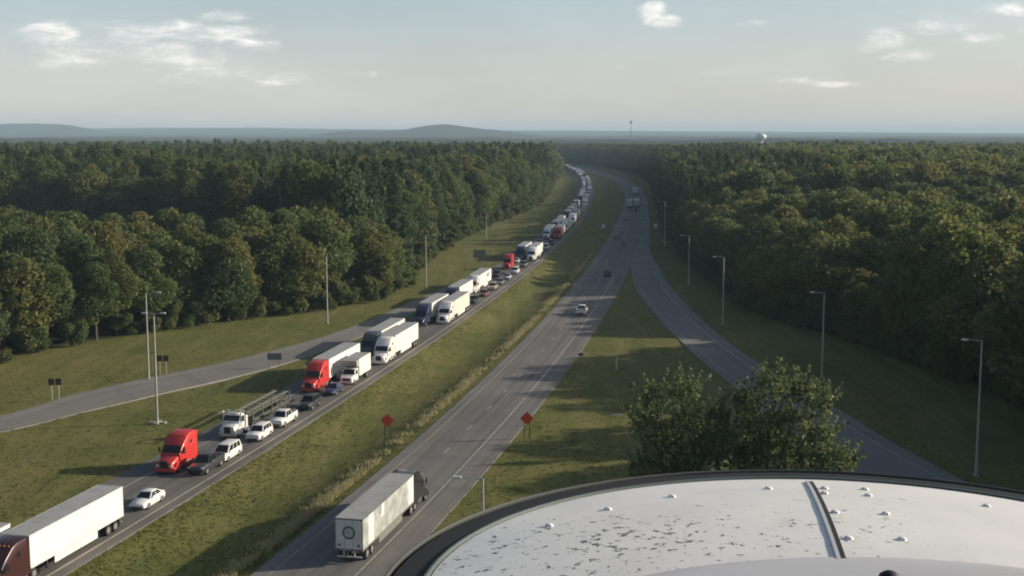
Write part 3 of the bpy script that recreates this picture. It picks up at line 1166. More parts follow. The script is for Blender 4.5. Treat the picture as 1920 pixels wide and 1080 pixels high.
def forest_stuff():
    rest = [ROWS[i] for i in range(len(ROWS)) if i not in single]
    a = np.array(rest, float)
    P = np.stack([a[:, 0], a[:, 1], gz(a[:, 0], a[:, 1]) - 0.05], 1)
    me = bpy.data.meshes.new('woods')
    me.vertices.add(len(P))
    me.vertices.foreach_set('co', P.astype(np.float32).ravel())
    at = me.attributes.new('variant', 'INT', 'POINT')
    at.data.foreach_set('value', a[:, 2].astype(np.int32))
    at = me.attributes.new('turn', 'FLOAT_VECTOR', 'POINT')
    at.data.foreach_set('vector', np.stack([0 * a[:, 5], 0 * a[:, 5], a[:, 5]], 1).astype(np.float32).ravel())
    at = me.attributes.new('size', 'FLOAT_VECTOR', 'POINT')
    at.data.foreach_set('vector', np.stack([a[:, 3], a[:, 3], a[:, 4]], 1).astype(np.float32).ravel())
    o = obj('woods', me)
    tag(o, 'dense green woods stretching back from both sides of the highway', 'woods', kind='stuff')
    ng = bpy.data.node_groups.new('woods', 'GeometryNodeTree')
    ng.interface.new_socket('Geometry', in_out='INPUT', socket_type='NodeSocketGeometry')
    ng.interface.new_socket('Geometry', in_out='OUTPUT', socket_type='NodeSocketGeometry')
    N, L = ng.nodes, ng.links
    gi, go = N.new('NodeGroupInput'), N.new('NodeGroupOutput')

    def named(nm, ty):
        n = N.new('GeometryNodeInputNamedAttribute')
        n.data_type = ty
        n.inputs[0].default_value = nm
        return n.outputs[0]

    va, tu, si = named('variant', 'INT'), named('turn', 'FLOAT_VECTOR'), named('size', 'FLOAT_VECTOR')
    e2r = N.new('FunctionNodeEulerToRotation')
    L.new(tu, e2r.inputs[0])
    jn = N.new('GeometryNodeJoinGeometry')
    for v, (c_, t_) in SRC.items():
        cmp_ = N.new('FunctionNodeCompare')
        cmp_.data_type = 'INT'
        cmp_.operation = 'EQUAL'
        ii = [s for s in cmp_.inputs if s.type == 'INT']
        L.new(va, ii[0])
        ii[1].default_value = v
        for src in (c_, t_):
            oi = N.new('GeometryNodeObjectInfo')
            oi.transform_space = 'ORIGINAL'
            oi.inputs['Object'].default_value = src
            oi.inputs['As Instance'].default_value = True
            ip = N.new('GeometryNodeInstanceOnPoints')
            L.new(gi.outputs[0], ip.inputs['Points'])
            L.new(cmp_.outputs[0], ip.inputs['Selection'])
            L.new(oi.outputs['Geometry'], ip.inputs['Instance'])
            L.new(e2r.outputs[0], ip.inputs['Rotation'])
            L.new(si, ip.inputs['Scale'])
            L.new(ip.outputs[0], jn.inputs[0])
    L.new(jn.outputs[0], go.inputs[0])
    md = o.modifiers.new('woods', 'NODES')
    md.node_group = ng


forest_stuff()


def near_tree(name, label, X, Y, H, lobes, nleaf, seed):
    """the broad tree in front of the lens: every lobe carries upright leafy shoots"""
    r = np.random.default_rng(seed)
    e = empty(name, (X, Y, float(gz(X, Y)) - 0.1))
    tag(e, label, 'tree')
    Q = [ellipsoid_lobes([(np.array(c), s) for c, s in lobes], nleaf, 0.17, r, 0.5, 0.8)]
    # shoots standing out of the crown
    L = np.array([c for c, s in lobes])
    S = np.array([s for c, s in lobes])
    NS = 13 * len(lobes)
    k = r.integers(0, len(lobes), NS)
    d = r.normal(0, 1, (NS, 3))
    d[:, 2] = np.abs(d[:, 2]) * 0.9 + 0.15
    d /= np.linalg.norm(d, axis=1, keepdims=True)
    base = L[k] + d * S[k] * 0.85
    dirs = d * 0.6 + np.array([0, 0, 0.8]) + r.normal(0, 0.25, (NS, 3))
    dirs /= np.linalg.norm(dirs, axis=1, keepdims=True)
    ln = r.uniform(0.7, 2.3, (NS, 1))
    for i in range(NS):
        n = 16
        tt = np.sort(r.uniform(0, 1, n))[:, None]
        C = base[i] + dirs[i] * ln[i] * tt + r.normal(0, 0.13, (n, 3)) * (1.15 - tt)
        Q.append(leaf_quads(C, np.repeat(dirs[i][None], n, 0), 0.17, r, 1.0, 0.6))
    Q = np.concatenate(Q)
    obj('crown', quads_mesh(Q, 'crown', np.clip(r.normal(0.5, 0.25, len(Q)), 0, 1)), MATS['leaf_near'], e)
    limbs = [(max(2.0, c[2] * 0.45 + r.uniform(-1, 1)), tuple(c), 0.10) for c, s in lobes]
    obj('trunk', trunk_mesh(H * 0.85, 0.28, limbs, 'trunk'), MATS['bark'], e)
    return e


def lobes_for(H, rad, base, n, seed, squash=0.8):
    r = np.random.default_rng(seed)
    out = []
    for i in range(n):
        a = i * 2.4 + r.uniform(-0.4, 0.4)
        k = math.sqrt((i + 0.5) / n) * rad * 0.85
        top = H - (k / rad) ** 2 * (H - base) * 0.55
        for q in range(2):
            z = top - rad * 0.26 - q * r.uniform(1.6, 3.4)
            s = rad * r.uniform(0.20, 0.30)
            out.append(((math.cos(a) * k, math.sin(a) * k, max(base, z)), (s, s, s * squash)))
    return out


MASS = [(1232, 722, 30), (1282, 708, 27), (1215, 770, 34), (1285, 768, 33), (1248, 815, 40), (1210, 850, 34), (1240, 890, 40), (1290, 845, 36),
        (1345, 765, 22), (1352, 806, 34), (1335, 862, 44), (1325, 815, 30), (1375, 840, 40), (1402, 738, 27), (1448, 706, 28), (1502, 722, 28), (1540, 742, 20), (1425, 782, 34), (1482, 776, 36),
        (1535, 800, 30), (1562, 845, 28), (1440, 835, 42), (1508, 858, 38), (1592, 850, 13), (1385, 880, 42), (1470, 900, 45), (1545, 890, 34)]


def mass_lobes(sel, X0, Y0, seed):
    r = np.random.default_rng(seed)
    out = []
    for px, py, rp in MASS:
        if not sel(px):
            continue
        for q in range(2):
            Yq = Y0 + r.uniform(-3.2, 3.2)
            v = ray(px, py + (30 if px < 1320 else 16))
            t = Yq / v.y
            k = t / FPX * rp * r.uniform(0.8, 1.05)
            out.append(((v.x * t - X0, Yq - Y0, CAM_H + v.z * t), (k, k, k * 0.85)))
    return out


near_tree('broad_tree', 'broad leafy tree with upright shoots right above the black rim of the white cover', 20.4, 100.0, 19.0, mass_lobes(lambda x: x > 1320, 20.4, 100.0, 5), 9000, 5)
near_tree('leafy_tree', 'smaller rounded leafy tree left of the broad tree above the white cover', 12.4, 100.5, 18.2, mass_lobes(lambda x: x < 1320, 12.4, 100.5, 6), 4200, 6)
x_, y_ = G(8, 690).x, GY(668)
near_tree('round_tree', 'round pale green tree standing out at the left border before the woods', G(0, 660).x, GY(660), 9.5, lobes_for(9.5, 4.4, 2.0, 12, 8), 5000, 8)

def dead_tree():
    r = np.random.default_rng(44)
    v = ray(1580, 545)
    Y = 254.0
    X = v.x * Y / v.y
    top = CAM_H + ray(1580, 512).z * Y / ray(1580, 512).y
    e = empty('dead_tree', (X, Y, float(gz(X, Y)) - .1))
    tag(e, 'bare bleached dead tree among the dark right woods right of the second lamp', 'tree')
    obj('trunk', MB().path([(0, 0, 0), (.2, 0, top * .4), (-.1, .1, top * .8), (.2, 0, top)], [.24, .19, .12, .04], 7).mesh('trunk', 60), MATS['pale_post'], e)
    for k in range(12):
        z0 = top * r.uniform(.45, .93)
        a = r.uniform(0, 6.283)
        L_ = r.uniform(1.2, 3.4) * (1.3 - z0 / top)+.5
        p1 = (math.cos(a) * L_ * .5, math.sin(a) * L_ * .5, z0 + L_ * .35)
        p2 = (math.cos(a + .3) * L_, math.sin(a + .3) * L_, z0 + L_ * .9)
        obj('branch', MB().path([(0, 0, z0), p1, p2], [.07, .05, .02], 5).mesh('branch', 60), MATS['pale_post'], e)


dead_tree()

# ------------------------------------------------------------------ grass tufts

def tufts(name, label, P, hgt, wid, mat, blades, seed):
    r = np.random.default_rng(seed)
    n = len(P)
    P = np.repeat(P, blades, 0) + np.concatenate([r.normal(0, 0.10, (n * blades, 2)), np.zeros((n * blades, 1))], 1)
    a = r.uniform(0, 2 * np.pi, n * blades)
    d = np.stack([np.cos(a), np.sin(a), 0 * a], 1)
    hh = hgt * r.uniform(0.5, 1.3, (n * blades, 1))
    lean = r.normal(0, 0.35, (n * blades, 2)) * hh
    tip = P + np.concatenate([lean, hh], 1)
    V = np.stack([P - d * wid, P + d * wid, tip], 1)
    o = obj(name, tris_mesh(V, name, np.clip(r.normal(0.62, 0.13, len(V)), 0, 1)), MATS[mat])
    tag(o, label, 'grass', kind='stuff')


def grass_points(n, seed, y0, y1):
    r = np.random.default_rng(seed)
    Y = y0 * (y1 / y0) ** r.uniform(0, 1, n)
    X = r.uniform(-0.44, 0.44, n) * Y
    a, b = xa(Y), xb(Y)
    med = (X > a + 1.6) & (X < b - 0.3)
    gore = (X > b + 12.3) & (X < np.interp(Y, rl[:, 1], rl[:, 0]) - 0.3)
    right = (X > np.interp(Y, rr[:, 1], rr[:, 0]) + 0.3) & (X < fr(Y) + 2)
    llx = np.interp(Y, ll[:, 1], ll[:, 0])
    lux = np.interp(Y, lu[:, 1], lu[:, 0])
    left = ((X < a - 10.8) & (X > llx + 0.3) & (X > fl(Y))) | ((X < np.minimum(lux - 0.3, a - 10.8)) & (X > fl(Y) - 2))
    nz = np.sin(X * 0.35 + np.sin(Y * 0.11) * 2) * np.sin(Y * 0.21 + np.sin(X * 0.17) * 2)
    ok = (med & (r.uniform(0, 1, n) < 0.65 + 0.35 * nz)) | ((gore | right | left) & (r.uniform(0, 1, n) < 0.30 + 0.15 * nz))
    X, Y = X[ok], Y[ok]
    return np.stack([X, Y, gz(X, Y) - 0.02], 1)


tufts('grass', 'olive green grass growing rough in the median and on the verges', grass_points(150000, 4, 88, 420), 0.20, 0.07, 'grass_blade', 3, 9)


def dry_points(n, seed):
    r = np.random.default_rng(seed)
    Y = 95 * (430 / 95) ** r.uniform(0, 1, n)
    o = np.abs(r.normal(0, 1.0, n)) + 1.2
    cl = np.sin(Y * 0.9) * np.sin(Y * 0.37 + 1) + np.sin(Y * 0.11)
    ok = r.uniform(0, 1, n) < 0.35 + 0.3 * cl
    Y, o = Y[ok], o[ok]
    X = xb(Y) - o
    return np.stack([X, Y, gz(X, Y) - 0.02], 1)


tufts('dry_grass', 'pale dry seeding grass strip along the left edge of the free lanes', dry_points(17000, 5), 0.5, 0.05, 'grass_dry', 3, 10)

# ------------------------------------------------------------------ vehicles (forward = +Y, origin on the road under the middle)

def sec(y, wd, zb, zt, wt, r=0.08, crown=0.03):
    """cross-section of a car body"""
    h = zt - zb
    half = [(wd * 0.90, zb), (wd, zb + 0.18 * h), (wd, zb + 0.60 * h), (wt + 0.02, zt - r), (wt - r * 0.8, zt)]
    pts = [(x, y, z) for x, z in half] + [(0, y, zt + crown)] + [(-x, y, z) for x, z in reversed(half)]
    return pts


def wheel_parts(x, y, r, wd):
    m = MB()
    m.tube((x - wd / 2, y, r), (x + wd / 2, y, r), r, None, 16)
    tyre = m.mesh('tyre', 40)
    s = 1 if x > 0 else -1
    m2 = MB()
    m2.tube((x + s * (wd / 2 - 0.02), y, r), (x + s * (wd / 2 + 0.008), y, r), r * 0.60, r * 0.54, 12)
    rim = m2.mesh('rim', 40)
    return ('wheel', tyre, 'tyre', [('rim', rim, 'rim')])


CARS = {}


def car_parts(kind):
    if kind in CARS:
        return CARS[kind]
    parts = []
    if kind == 'sedan':
        st = [(2.42, .66, .36, .62, .60), (2.30, .82, .26, .72, .74), (1.65, .90, .20, .84, .82), (0.95, .915, .18, .95, .86),
              (-1.2, .915, .18, .99, .86), (-1.75, .905, .20, 1.01, .84), (-2.28, .86, .28, .97, .78), (-2.42, .74, .40, .82, .68)]
        base, roof, zr, zb = (1.02, -1.82, .83), (0.18, -1.02, .60), 1.46, 0.96
        wy, wr, L = (1.42, -1.38), 0.33, 2.42
    elif kind == 'suv':
        st = [(2.38, .72, .40, .80, .66), (2.26, .88, .30, .95, .80), (1.6, .95, .26, 1.06, .88), (1.05, .96, .24, 1.12, .91),
              (-1.6, .96, .24, 1.14, .91), (-2.25, .94, .30, 1.12, .88), (-2.38, .86, .42, 1.0, .82)]
        base, roof, zr, zb = (1.12, -2.30, .89), (0.35, -1.95, .68), 1.74, 1.09
        wy, wr, L = (1.42, -1.42), 0.37, 2.38
    elif kind == 'van':
        st = [(2.5, .72, .36, .72, .66), (2.38, .90, .27, .86, .82), (1.85, .97, .22, .99, .90), (1.4, .985, .20, 1.06, .93),
              (-1.9, .985, .20, 1.08, .93), (-2.42, .96, .26, 1.06, .90), (-2.52, .88, .38, .95, .84)]
        base, roof, zr, zb = (1.62, -2.46, .91), (0.62, -2.20, .74), 1.76, 1.03
        wy, wr, L = (1.55, -1.5), 0.35, 2.5
    elif kind == 'pickup':
        st = [(2.92, .76, .48, .88, .70), (2.80, .94, .38, 1.04, .86), (2.0, 1.0, .34, 1.16, .93), (1.35, 1.01, .32, 1.20, .96),
              (-0.85, 1.01, .32, 1.22, .96), (-2.80, 1.01, .34, 1.20, .97), (-2.92, .97, .46, 1.15, .93)]
        base, roof, zr, zb = (1.45, -0.95, .93), (0.65, -0.78, .72), 1.88, 1.17
        wy, wr, L = (1.90, -1.80), 0.41, 2.92
    secs = [sec(y, wd, a, b, t) for y, wd, a, b, t in st]
    body = MB().loft(secs[::-1]).mesh('body', 42)
    parts.append(('body', body, 'PAINT', []))
    # cabin with pillars and roof, and panes standing proud in its four faces
    b0, b1, bw = base
    r0, r1, rw = roof
    B = [Vector((bw, b0, zb)), Vector((-bw, b0, zb)), Vector((-bw, b1, zb)), Vector((bw, b1, zb))]
    T = [Vector((rw, r0, zr)), Vector((-rw, r0, zr)), Vector((-rw, r1, zr)), Vector((rw, r1, zr))]
    T2 = [Vector((rw * .86, r0 - .12, zr + .05)), Vector((-rw * .86, r0 - .12, zr + .05)), Vector((-rw * .86, r1 + .12, zr + .05)), Vector((rw * .86, r1 + .12, zr + .05))]
    cab = MB().loft([B, T, T2])
    kids = []

    def face(i, j, s0, s1, u0=0.07, u1=0.93):
        a, b, c, d = B[i], B[j], T[j], T[i]

        def pt(s, u):
            lo, hi = a.lerp(b, s), d.lerp(c, s)
            return lo.lerp(hi, u)
        return [pt(s0, u0), pt(s1, u0), pt(s1, u1), pt(s0, u1)]
    kids.append(('windshield', MB().pane(face(0, 1, .06, .94), .012).mesh('windshield'), 'glass_dark'))
    kids.append(('rear_window', MB().pane(face(2, 3, .08, .92, .2), .012).mesh('rear_window'), 'glass_dark'))
    for i, j in ((1, 2), (3, 0)):
        spl = [(0.08, 0.48), (0.53, 0.92)] if kind in ('sedan', 'pickup') else [(0.07, 0.36), (0.40, 0.66), (0.70, 0.93)]
        for a, b in spl:
            if i == 3:
                a, b = 1 - b, 1 - a
            kids.append(('side_window', MB().pane(face(i, j, a, b, .12, .90), .012).mesh('side_window'), 'glass_dark'))
    parts.append(('cabin', cab.mesh('cabin', 35), 'PAINT', kids))
    if kind == 'pickup':
        parts.append(('cargo_bed', MB().box((0, -1.88, 1.215), (1.62, 1.80, .05)).mesh('cargo_bed'), 'cargo_dark', []))
        m = MB()
        m.box((.93, -1.9, 1.25), (.10, 1.95, .10)).box((-.93, -1.9, 1.25), (.10, 1.95, .10)).box((0, -2.84, 1.25), (1.8, .09, .10))
        parts.append(('bed_rail', m.mesh('bed_rail'), 'PAINT', []))
    W = st[2][1]
    for sx in (1, -1):
        for y in wy:
            parts.append(wheel_parts(sx * (W - 0.10), y, wr, 0.24))
    zl = st[1][3] - 0.10
    for sx in (1, -1):
        parts.append(('headlight', MB().box((sx * (st[1][1] - .20), st[1][0] + .045, zl), (.34, .10, .13)).mesh('headlight'), 'lamp_clear', []))
        parts.append(('tail_light', MB().box((sx * (st[-2][1] - .16), st[-2][0] - .06, st[-2][3] - .16), (.26, .14, .20)).mesh('tail_light'), 'lamp_red', []))
        parts.append(('mirror', MB().box((sx * (W + .07), b0 - .35, zb + .07), (.20, .12, .14)).mesh('mirror'), 'PAINT', []))
    parts.append(('grille', MB().box((0, st[1][0] + .075, zl - .14), (.95, .06, .20)).mesh('grille'), 'trim_black', []))
    m = MB().box((0, st[0][0] - .02, st[0][2] + .04), (1.3, .10, .14))
    parts.append(('bumper', m.mesh('bumper'), 'trim_black', []))
    m = MB().box((0, st[-1][0] + .02, st[-1][2] + .04), (1.4, .10, .16))
    parts.append(('bumper', m.mesh('bumper'), 'trim_black', []))
    parts.append(('number_plate', MB().box((0, st[-1][0] - .045, st[-1][2] + .24), (.34, .02, .16)).mesh('number_plate'), 'sign_white', []))
    CARS[kind] = (parts, L)
    return CARS[kind]


def put_parts(root, parts, paint, lod):
    for nm, me, mk, kids in parts:
        if lod and nm in ('mirror', 'number_plate', 'bumper', 'grille'):
            continue
        o = obj(nm, me, MATS['paint_' + paint] if mk == 'PAINT' else MATS[mk], root)
        for kid in kids:
            if lod and kid[0] == 'rim':
                continue
            obj(kid[0], kid[1], MATS['paint_' + paint] if kid[2] == 'PAINT' else MATS[kid[2]], o)


def make_car(kind, paint, label, group, p, heading, lod=False):
    names = dict(sedan='car', suv='sport_utility_vehicle', van='minivan', pickup='pickup_truck')
    cats = dict(sedan='car', suv='suv', van='van', pickup='pickup truck')
    parts, L = car_parts(kind)
    e = empty(names[kind], (p[0], p[1], 0.045), heading)
    tag(e, label, cats[kind], group)
    put_parts(e, parts, paint, lod)
    return e


TR = {}


def tsec(y, wd, zb, zt, r=0.12, crown=0.0):
    half = [(wd, zb), (wd, (zb + zt) * .5), (wd, zt - r), (wd - r * .3, zt - r * .3), (wd - r, zt)]
    return [(x, y, z) for x, z in half] + [(0, y, zt + crown)] + [(-x, y, z) for x, z in reversed(half)]


def tractor_parts(style):
    """style sleeper / daycab.  Front bumper at y = 0, everything behind is negative."""
    if style in TR:
        return TR[style]
    P = []
    hood_r = 1.15 if style == 'day' else 1.6
    zf = 1.62 if style == 'day' else 1.45
    hood = MB().loft([tsec(-.02, .86, .62, zf - .12, .2), tsec(-.22, .98, .60, zf, .25), tsec(-.9, 1.02, .60, zf + .18, .25),
                      tsec(-hood_r - .25, 1.06, .60, 1.98 if style == 'sleeper' else 2.0, .2)][::-1]).mesh('hood', 45)
    P.append(('hood', hood, 'PAINT', [
        ('grille', MB().box((0, -.02, 1.15), (.92, .10, .78), (.9, 1)).mesh('grille'), 'trim_black'),
        ('headlight', MB().box((.78, -.05, 1.02), (.34, .12, .22)).mesh('headlight'), 'lamp_clear'),
        ('headlight', MB().box((-.78, -.05, 1.02), (.34, .12, .22)).mesh('headlight'), 'lamp_clear')]))
    bm = MB().loft([tsec(.06, 1.0, .34, .72, .06), tsec(-.05, 1.20, .32, .78, .06), tsec(-.45, 1.24, .34, .80, .06)][::-1]).mesh('bumper', 40)
    P.append(('bumper', bm, 'chrome' if style == 'day' else 'PAINT', []))
    yc = -hood_r                       # foot of the windshield
    if style == 'sleeper':
        cabs = [(yc, 1.20, 2.0), (yc - .75, 1.23, 2.85), (yc - 1.05, 1.24, 3.10), (yc - 2.0, 1.25, 3.80), (yc - 2.5, 1.26, 3.98), (yc - 3.9, 1.26, 4.02)]
    else:
        cabs = [(yc, 1.15, 2.0), (yc - .45, 1.16, 2.72), (yc - .60, 1.16, 2.82), (yc - 1.55, 1.16, 2.86)]
    rr_ = [.12, .14, .16, .25, .28, .28]
    cab = MB().loft([tsec(y, wd, .75, zt, rr_[i]) for i, (y, wd, zt) in enumerate(cabs)][::-1]).mesh('cab', 40)
    ws0, ws1 = cabs[0], cabs[1]
    ky = []
    n = Vector((0, (ws1[2] - ws0[2]), -(ws1[0] - ws0[0]))).normalized()
    off = n * 0.02
    a0, a1 = 0.10, 0.95

    def wp(x, k):
        return Vector((x, ws0[0] + (ws1[0] - ws0[0]) * k, ws0[2] + (ws1[2] - ws0[2]) * k)) + off
    ky.append(('windshield', MB().pane([wp(1.05, a0), wp(-1.05, a0), wp(-.98, a1), wp(.98, a1)], .015).mesh('windshield'), 'glass_dark'))
    for s in (1, -1):
        x = s * 1.235
        q = [Vector((x, yc - .30, 1.98)), Vector((x, yc - 1.25, 1.90)), Vector((x, yc - 1.25, 2.62)), Vector((x, yc - .78, 2.66))]
        ky.append(('side_window', MB().pane(q, .02, 0, (1, 0, 0)).mesh('side_window'), 'glass_dark'))
        if style == 'sleeper':
            q = [Vector((s * 1.262, yc - 2.35, 2.75)), Vector((s * 1.262, yc - 2.95, 2.75)), Vector((s * 1.262, yc - 2.95, 3.15)), Vector((s * 1.262, yc - 2.45, 3.15))]
            ky.append(('sleeper_window', MB().pane(q, .02, 0, (1, 0, 0)).mesh('sleeper_window'), 'glass_dark'))
    for k in range(5):
        ky.append(('marker_lamp', MB().box(((k - 2) * .42, cabs[2][0] + .02 if style == 'day' else cabs[3][0] + .03, (cabs[2][2] if style == 'day' else cabs[3][2]) + .02), (.12, .10, .06)).mesh('marker_lamp'), 'lamp_amber'))
    P.append(('cab', cab, 'PAINT', ky))
    if style == 'sleeper':
        # fairings: hollow wings behind the cab and skirts over the tanks
        m = MB()
        for s in (1, -1):
            m.box((s * 1.22, yc - 4.15, 2.35), (.06, .5, 3.1), (1, .8))
        P.append(('wind_fairing', m.mesh('wind_fairing'), 'PAINT', []))
        for s in (1, -1):
            P.append(('side_skirt', MB().box((s * 1.16, yc - 2.5, .70), (.10, 2.6, .62)).mesh('side_skirt'), 'PAINT', []))
    for s in (1, -1):
        fb = MB().loft([[(s * x, y, z) for x, z in ((.72, .50), (1.22, .50), (1.22, zz), (.72, zz))] for y, zz in ((-.55, .9), (-.75, 1.25), (-1.25, 1.32), (-1.75, 1.25), (-1.95, .9))], True)
        P.append(('fender', fb.mesh('fender', 40), 'PAINT', []))
        P.append(('mirror', MB().box((s * 1.52, yc - .42, 2.35), (.14, .12, .62)).tube((s * 1.2, yc - .45, 2.25), (s * 1.5, yc - .42, 2.3), .03, None, 6).mesh('mirror'), 'trim_black', []))
        P.append(('fuel_tank', MB().tube((s * 1.0, yc - 1.35, .72), (s * 1.0, yc - 2.7, .72), .30, None, 12).mesh('fuel_tank', 40), 'chrome', []))
        P.append(wheel_parts(s * 1.06, -1.25, .51, .30))
    ye = yc - (4.1 if style == 'sleeper' else 1.75)
    for s in (1, -1):
        P.append(('exhaust_stack', MB().tube((s * 1.0, ye + .1, .9), (s * 1.0, ye + .1, 3.3 if style == 'day' else 3.7), .08, None, 8).mesh('exhaust_stack', 40), 'chrome', []))
    tail = -7.3 if style == 'sleeper' else -6.0
    m = MB().box((.42, (tail + -.6) / 2, .88), (.10, abs(tail) - .6, .28)).box((-.42, (tail - .6) / 2, .88), (.10, abs(tail) - .6, .28))
    for k in range(4):
        m.box((0, tail + .4 + k * 1.3, .88), (.8, .14, .2))
    P.append(('frame_rails', m.mesh('frame_rails'), 'chassis', []))
    P.append(('fifth_wheel', MB().box((0, tail + 1.55, 1.1), (.9, 1.1, .12)).mesh('fifth_wheel'), 'chassis', []))
    for s in (1, -1):
        for y in (tail + .85, tail + 2.15):
            P.append(wheel_parts(s * .93, y, .51, .58))
        P.append(('mud_flap', MB().box((s * .93, tail + .15, .55), (.60, .03, .62)).mesh('mud_flap'), 'trim_black', []))
        P.append(('tail_light', MB().box((s * .60, tail - .02, .85), (.22, .06, .12)).mesh('tail_light'), 'lamp_red', []))
    TR[style] = P
    return P


def trailer_parts(length, printed=False, refrig=False):
    """origin at the front of the box; box runs back to -length"""
    key = ('trailer', length, printed, refrig)
    if key in TR:
        return TR[key]
    P = []
    L = length
    body = MB()
    W = 1.29
    # side walls with thin vertical posts, floor and nose in one shell
    secs = []
    for y in (0, -L):
        secs.append([(W, y, 1.16), (W, y, 4.0), (-W, y, 4.0), (-W, y, 1.16)])
    body.loft(secs[::-1])
    sk = 'trailer_dapple_print' if printed else 'trailer_white'
    kids = [('roof', MB().box((0, -L / 2, 4.03), (2.58, L - .06, .05), (.985, .998)).mesh('roof'), 'trailer_roof')]
    rail = MB().box((1.30, -L / 2, 4.0), (.05, L, .12)).box((-1.30, -L / 2, 4.0), (.05, L, .12)).box((1.30, -L / 2, 1.2), (.05, L, .16)).box((-1.30, -L / 2, 1.2), (.05, L, .16)).box((0, .03, 4.0), (2.6, .05, .12))
    kids.append(('rail', rail.mesh('rail'), 'sign_back' if printed else 'trailer_door'))
    rf = MB().box((0, -L - .02, 4.0), (2.62, .06, .14)).box((0, -L - .02, 1.2), (2.62, .06, .2)).box((1.27, -L - .02, 2.6), (.08, .06, 2.7)).box((-1.27, -L - .02, 2.6), (.08, .06, 2.7))
    kids.append(('rear_frame', rf.mesh('rear_frame'), 'sign_back' if printed else 'trailer_door'))
    for s in (1, -1):
        kids.append(('rear_door', MB().box((s * .605, -L - .02, 2.6), (1.19, .05, 2.62)).mesh('rear_door'), 'trailer_door'))
        kids.append(('lock_bar', MB().tube((s * .38, -L - .07, 1.35), (s * .38, -L - .07, 3.85), .02, None, 6).mesh('lock_bar'), 'chrome'))
        kids.append(('tail_light', MB().box((s * 1.0, -L - .06, 1.2), (.3, .05, .12)).mesh('tail_light'), 'lamp_red'))
    if printed:
        m = MB()
        n = 28
        for k in range(n):
            a0, a1 = 2 * math.pi * k / n, 2 * math.pi * (k + 1) / n
            q = [(r_ * math.cos(a), -L - .052, 2.78 + r_ * math.sin(a)) for r_, a in ((.40, a0), (.40, a1), (.62, a1), (.62, a0))]
            m.pane(q, .006, 0, (0, 1, 0))
        kids.append(('emblem_ring', m.mesh('emblem_ring'), 'emblem_dark'))
        m = MB()
        m.pane([(.27 * math.cos(2 * math.pi * k / 20), -L - .052, 2.78 + .30 * math.sin(2 * math.pi * k / 20)) for k in range(20)], .006, 0, (0, 1, 0))
        kids.append(('emblem_disc', m.mesh('emblem_disc'), 'emblem_light'))
        kids.append(('warning_plate', MB().box((-.9, -L - .055, 1.62), (.24, .02, .24)).mesh('warning_plate'), 'emblem_dark'))
        kids.append(('warning_plate', MB().box((.9, -L - .055, 1.62), (.24, .02, .24)).mesh('warning_plate'), 'emblem_dark'))
    P.append(('trailer_box', body.mesh('trailer_box'), sk, kids))
    if refrig:
        P.append(('cooling_unit', MB().box((0, .24, 3.1), (1.9, .42, 1.5), (.9, .8)).mesh('cooling_unit'), 'trailer_white', []))
    m = MB().box((.5, -L / 2 - 1, 1.0), (.12, L - 2.5, .26)).box((-.5, -L / 2 - 1, 1.0), (.12, L - 2.5, .26))
    for k in range(8):
        m.box((0, -2.0 - k * (L - 3) / 7.5, 1.05), (2.4, .1, .14))
    P.append(('chassis', m.mesh('chassis'), 'chassis', []))
    for s in (1, -1):
        P.append(('landing_leg', MB().box((s * .9, -3.0, .68), (.14, .14, .9)).box((s * .9, -3.0, .22), (.28, .28, .06)).mesh('landing_leg'), 'chassis', []))
        P.append(('side_skirt', MB().box((s * 1.22, -L * .47, .78), (.04, L * .46, .74)).mesh('side_skirt'), sk if not printed else 'sign_back', []))
        for y in (-L + 1.4, -L + 2.7):
            P.append(wheel_parts(s * .95, y, .51, .58))
        P.append(('mud_flap', MB().box((s * .95, -L + .7, .6), (.6, .03, .7)).mesh('mud_flap'), 'trim_black', []))
    P.append(('underride_guard', MB().box((0, -L + .06, .55), (2.3, .1, .1)).box((.5, -L + .06, .85), (.08, .1, .6)).box((-.5, -L + .06, .85), (.08, .1, .6)).mesh('underride_guard'), 'trailer_door', []))
    TR[key] = P
    return P


SLEEP_BACK = -5.85       # where the trailer nose stands behind a sleeper cab


def make_semi(p, heading, paint, label, group, style='sleeper', trailer=True, length=15.6, printed=False, lod=False, mark=False, refrig=False, bodykey=None, name='semi_truck'):
    e = empty(name, (p[0], p[1], 0.045), heading)
    tag(e, label, 'truck', group)
    drop = ('mirror', 'landing_leg', 'mud_flap', 'exhaust_stack', 'underride_guard', 'fuel_tank', 'tail_light', 'bumper')
    dropk = ('rim', 'marker_lamp', 'lock_bar', 'tail_light', 'sleeper_window', 'warning_plate', 'rail')

    def put(parts, dy):
        for nm, me, mk, kids in parts:
            if lod and nm in drop:
                continue
            if style == 'day' and nm == 'side_window':
                pass
            o = obj(nm, me, MATS['paint_' + paint] if mk == 'PAINT' else MATS[mk], e, (0, dy, 0))
            for k in kids:
                if lod and k[0] in dropk:
                    continue
                obj(k[0], k[1], MATS['paint_' + paint] if k[2] == 'PAINT' else MATS[k[2]], o)
            if bodykey and nm == 'trailer_box':
                o.material_slots[0].material = MATS[bodykey]
            if mark and nm == 'trailer_box':
                for s in (1, -1):
                    m = MB()
                    m.pane([(s * 1.302, -9.2, 2.7), (s * 1.302, -11.6, 2.5), (s * 1.302, -12.3, 3.3), (s * 1.302, -9.8, 3.4)], .012, 0, (1, 0, 0))
                    obj('side_emblem', m.mesh('side_emblem'), MATS['emblem_dark'], o)
    put(tractor_parts(style), 0.0)
    if trailer:
        put(trailer_parts(length, printed, refrig), SLEEP_BACK)
    return e


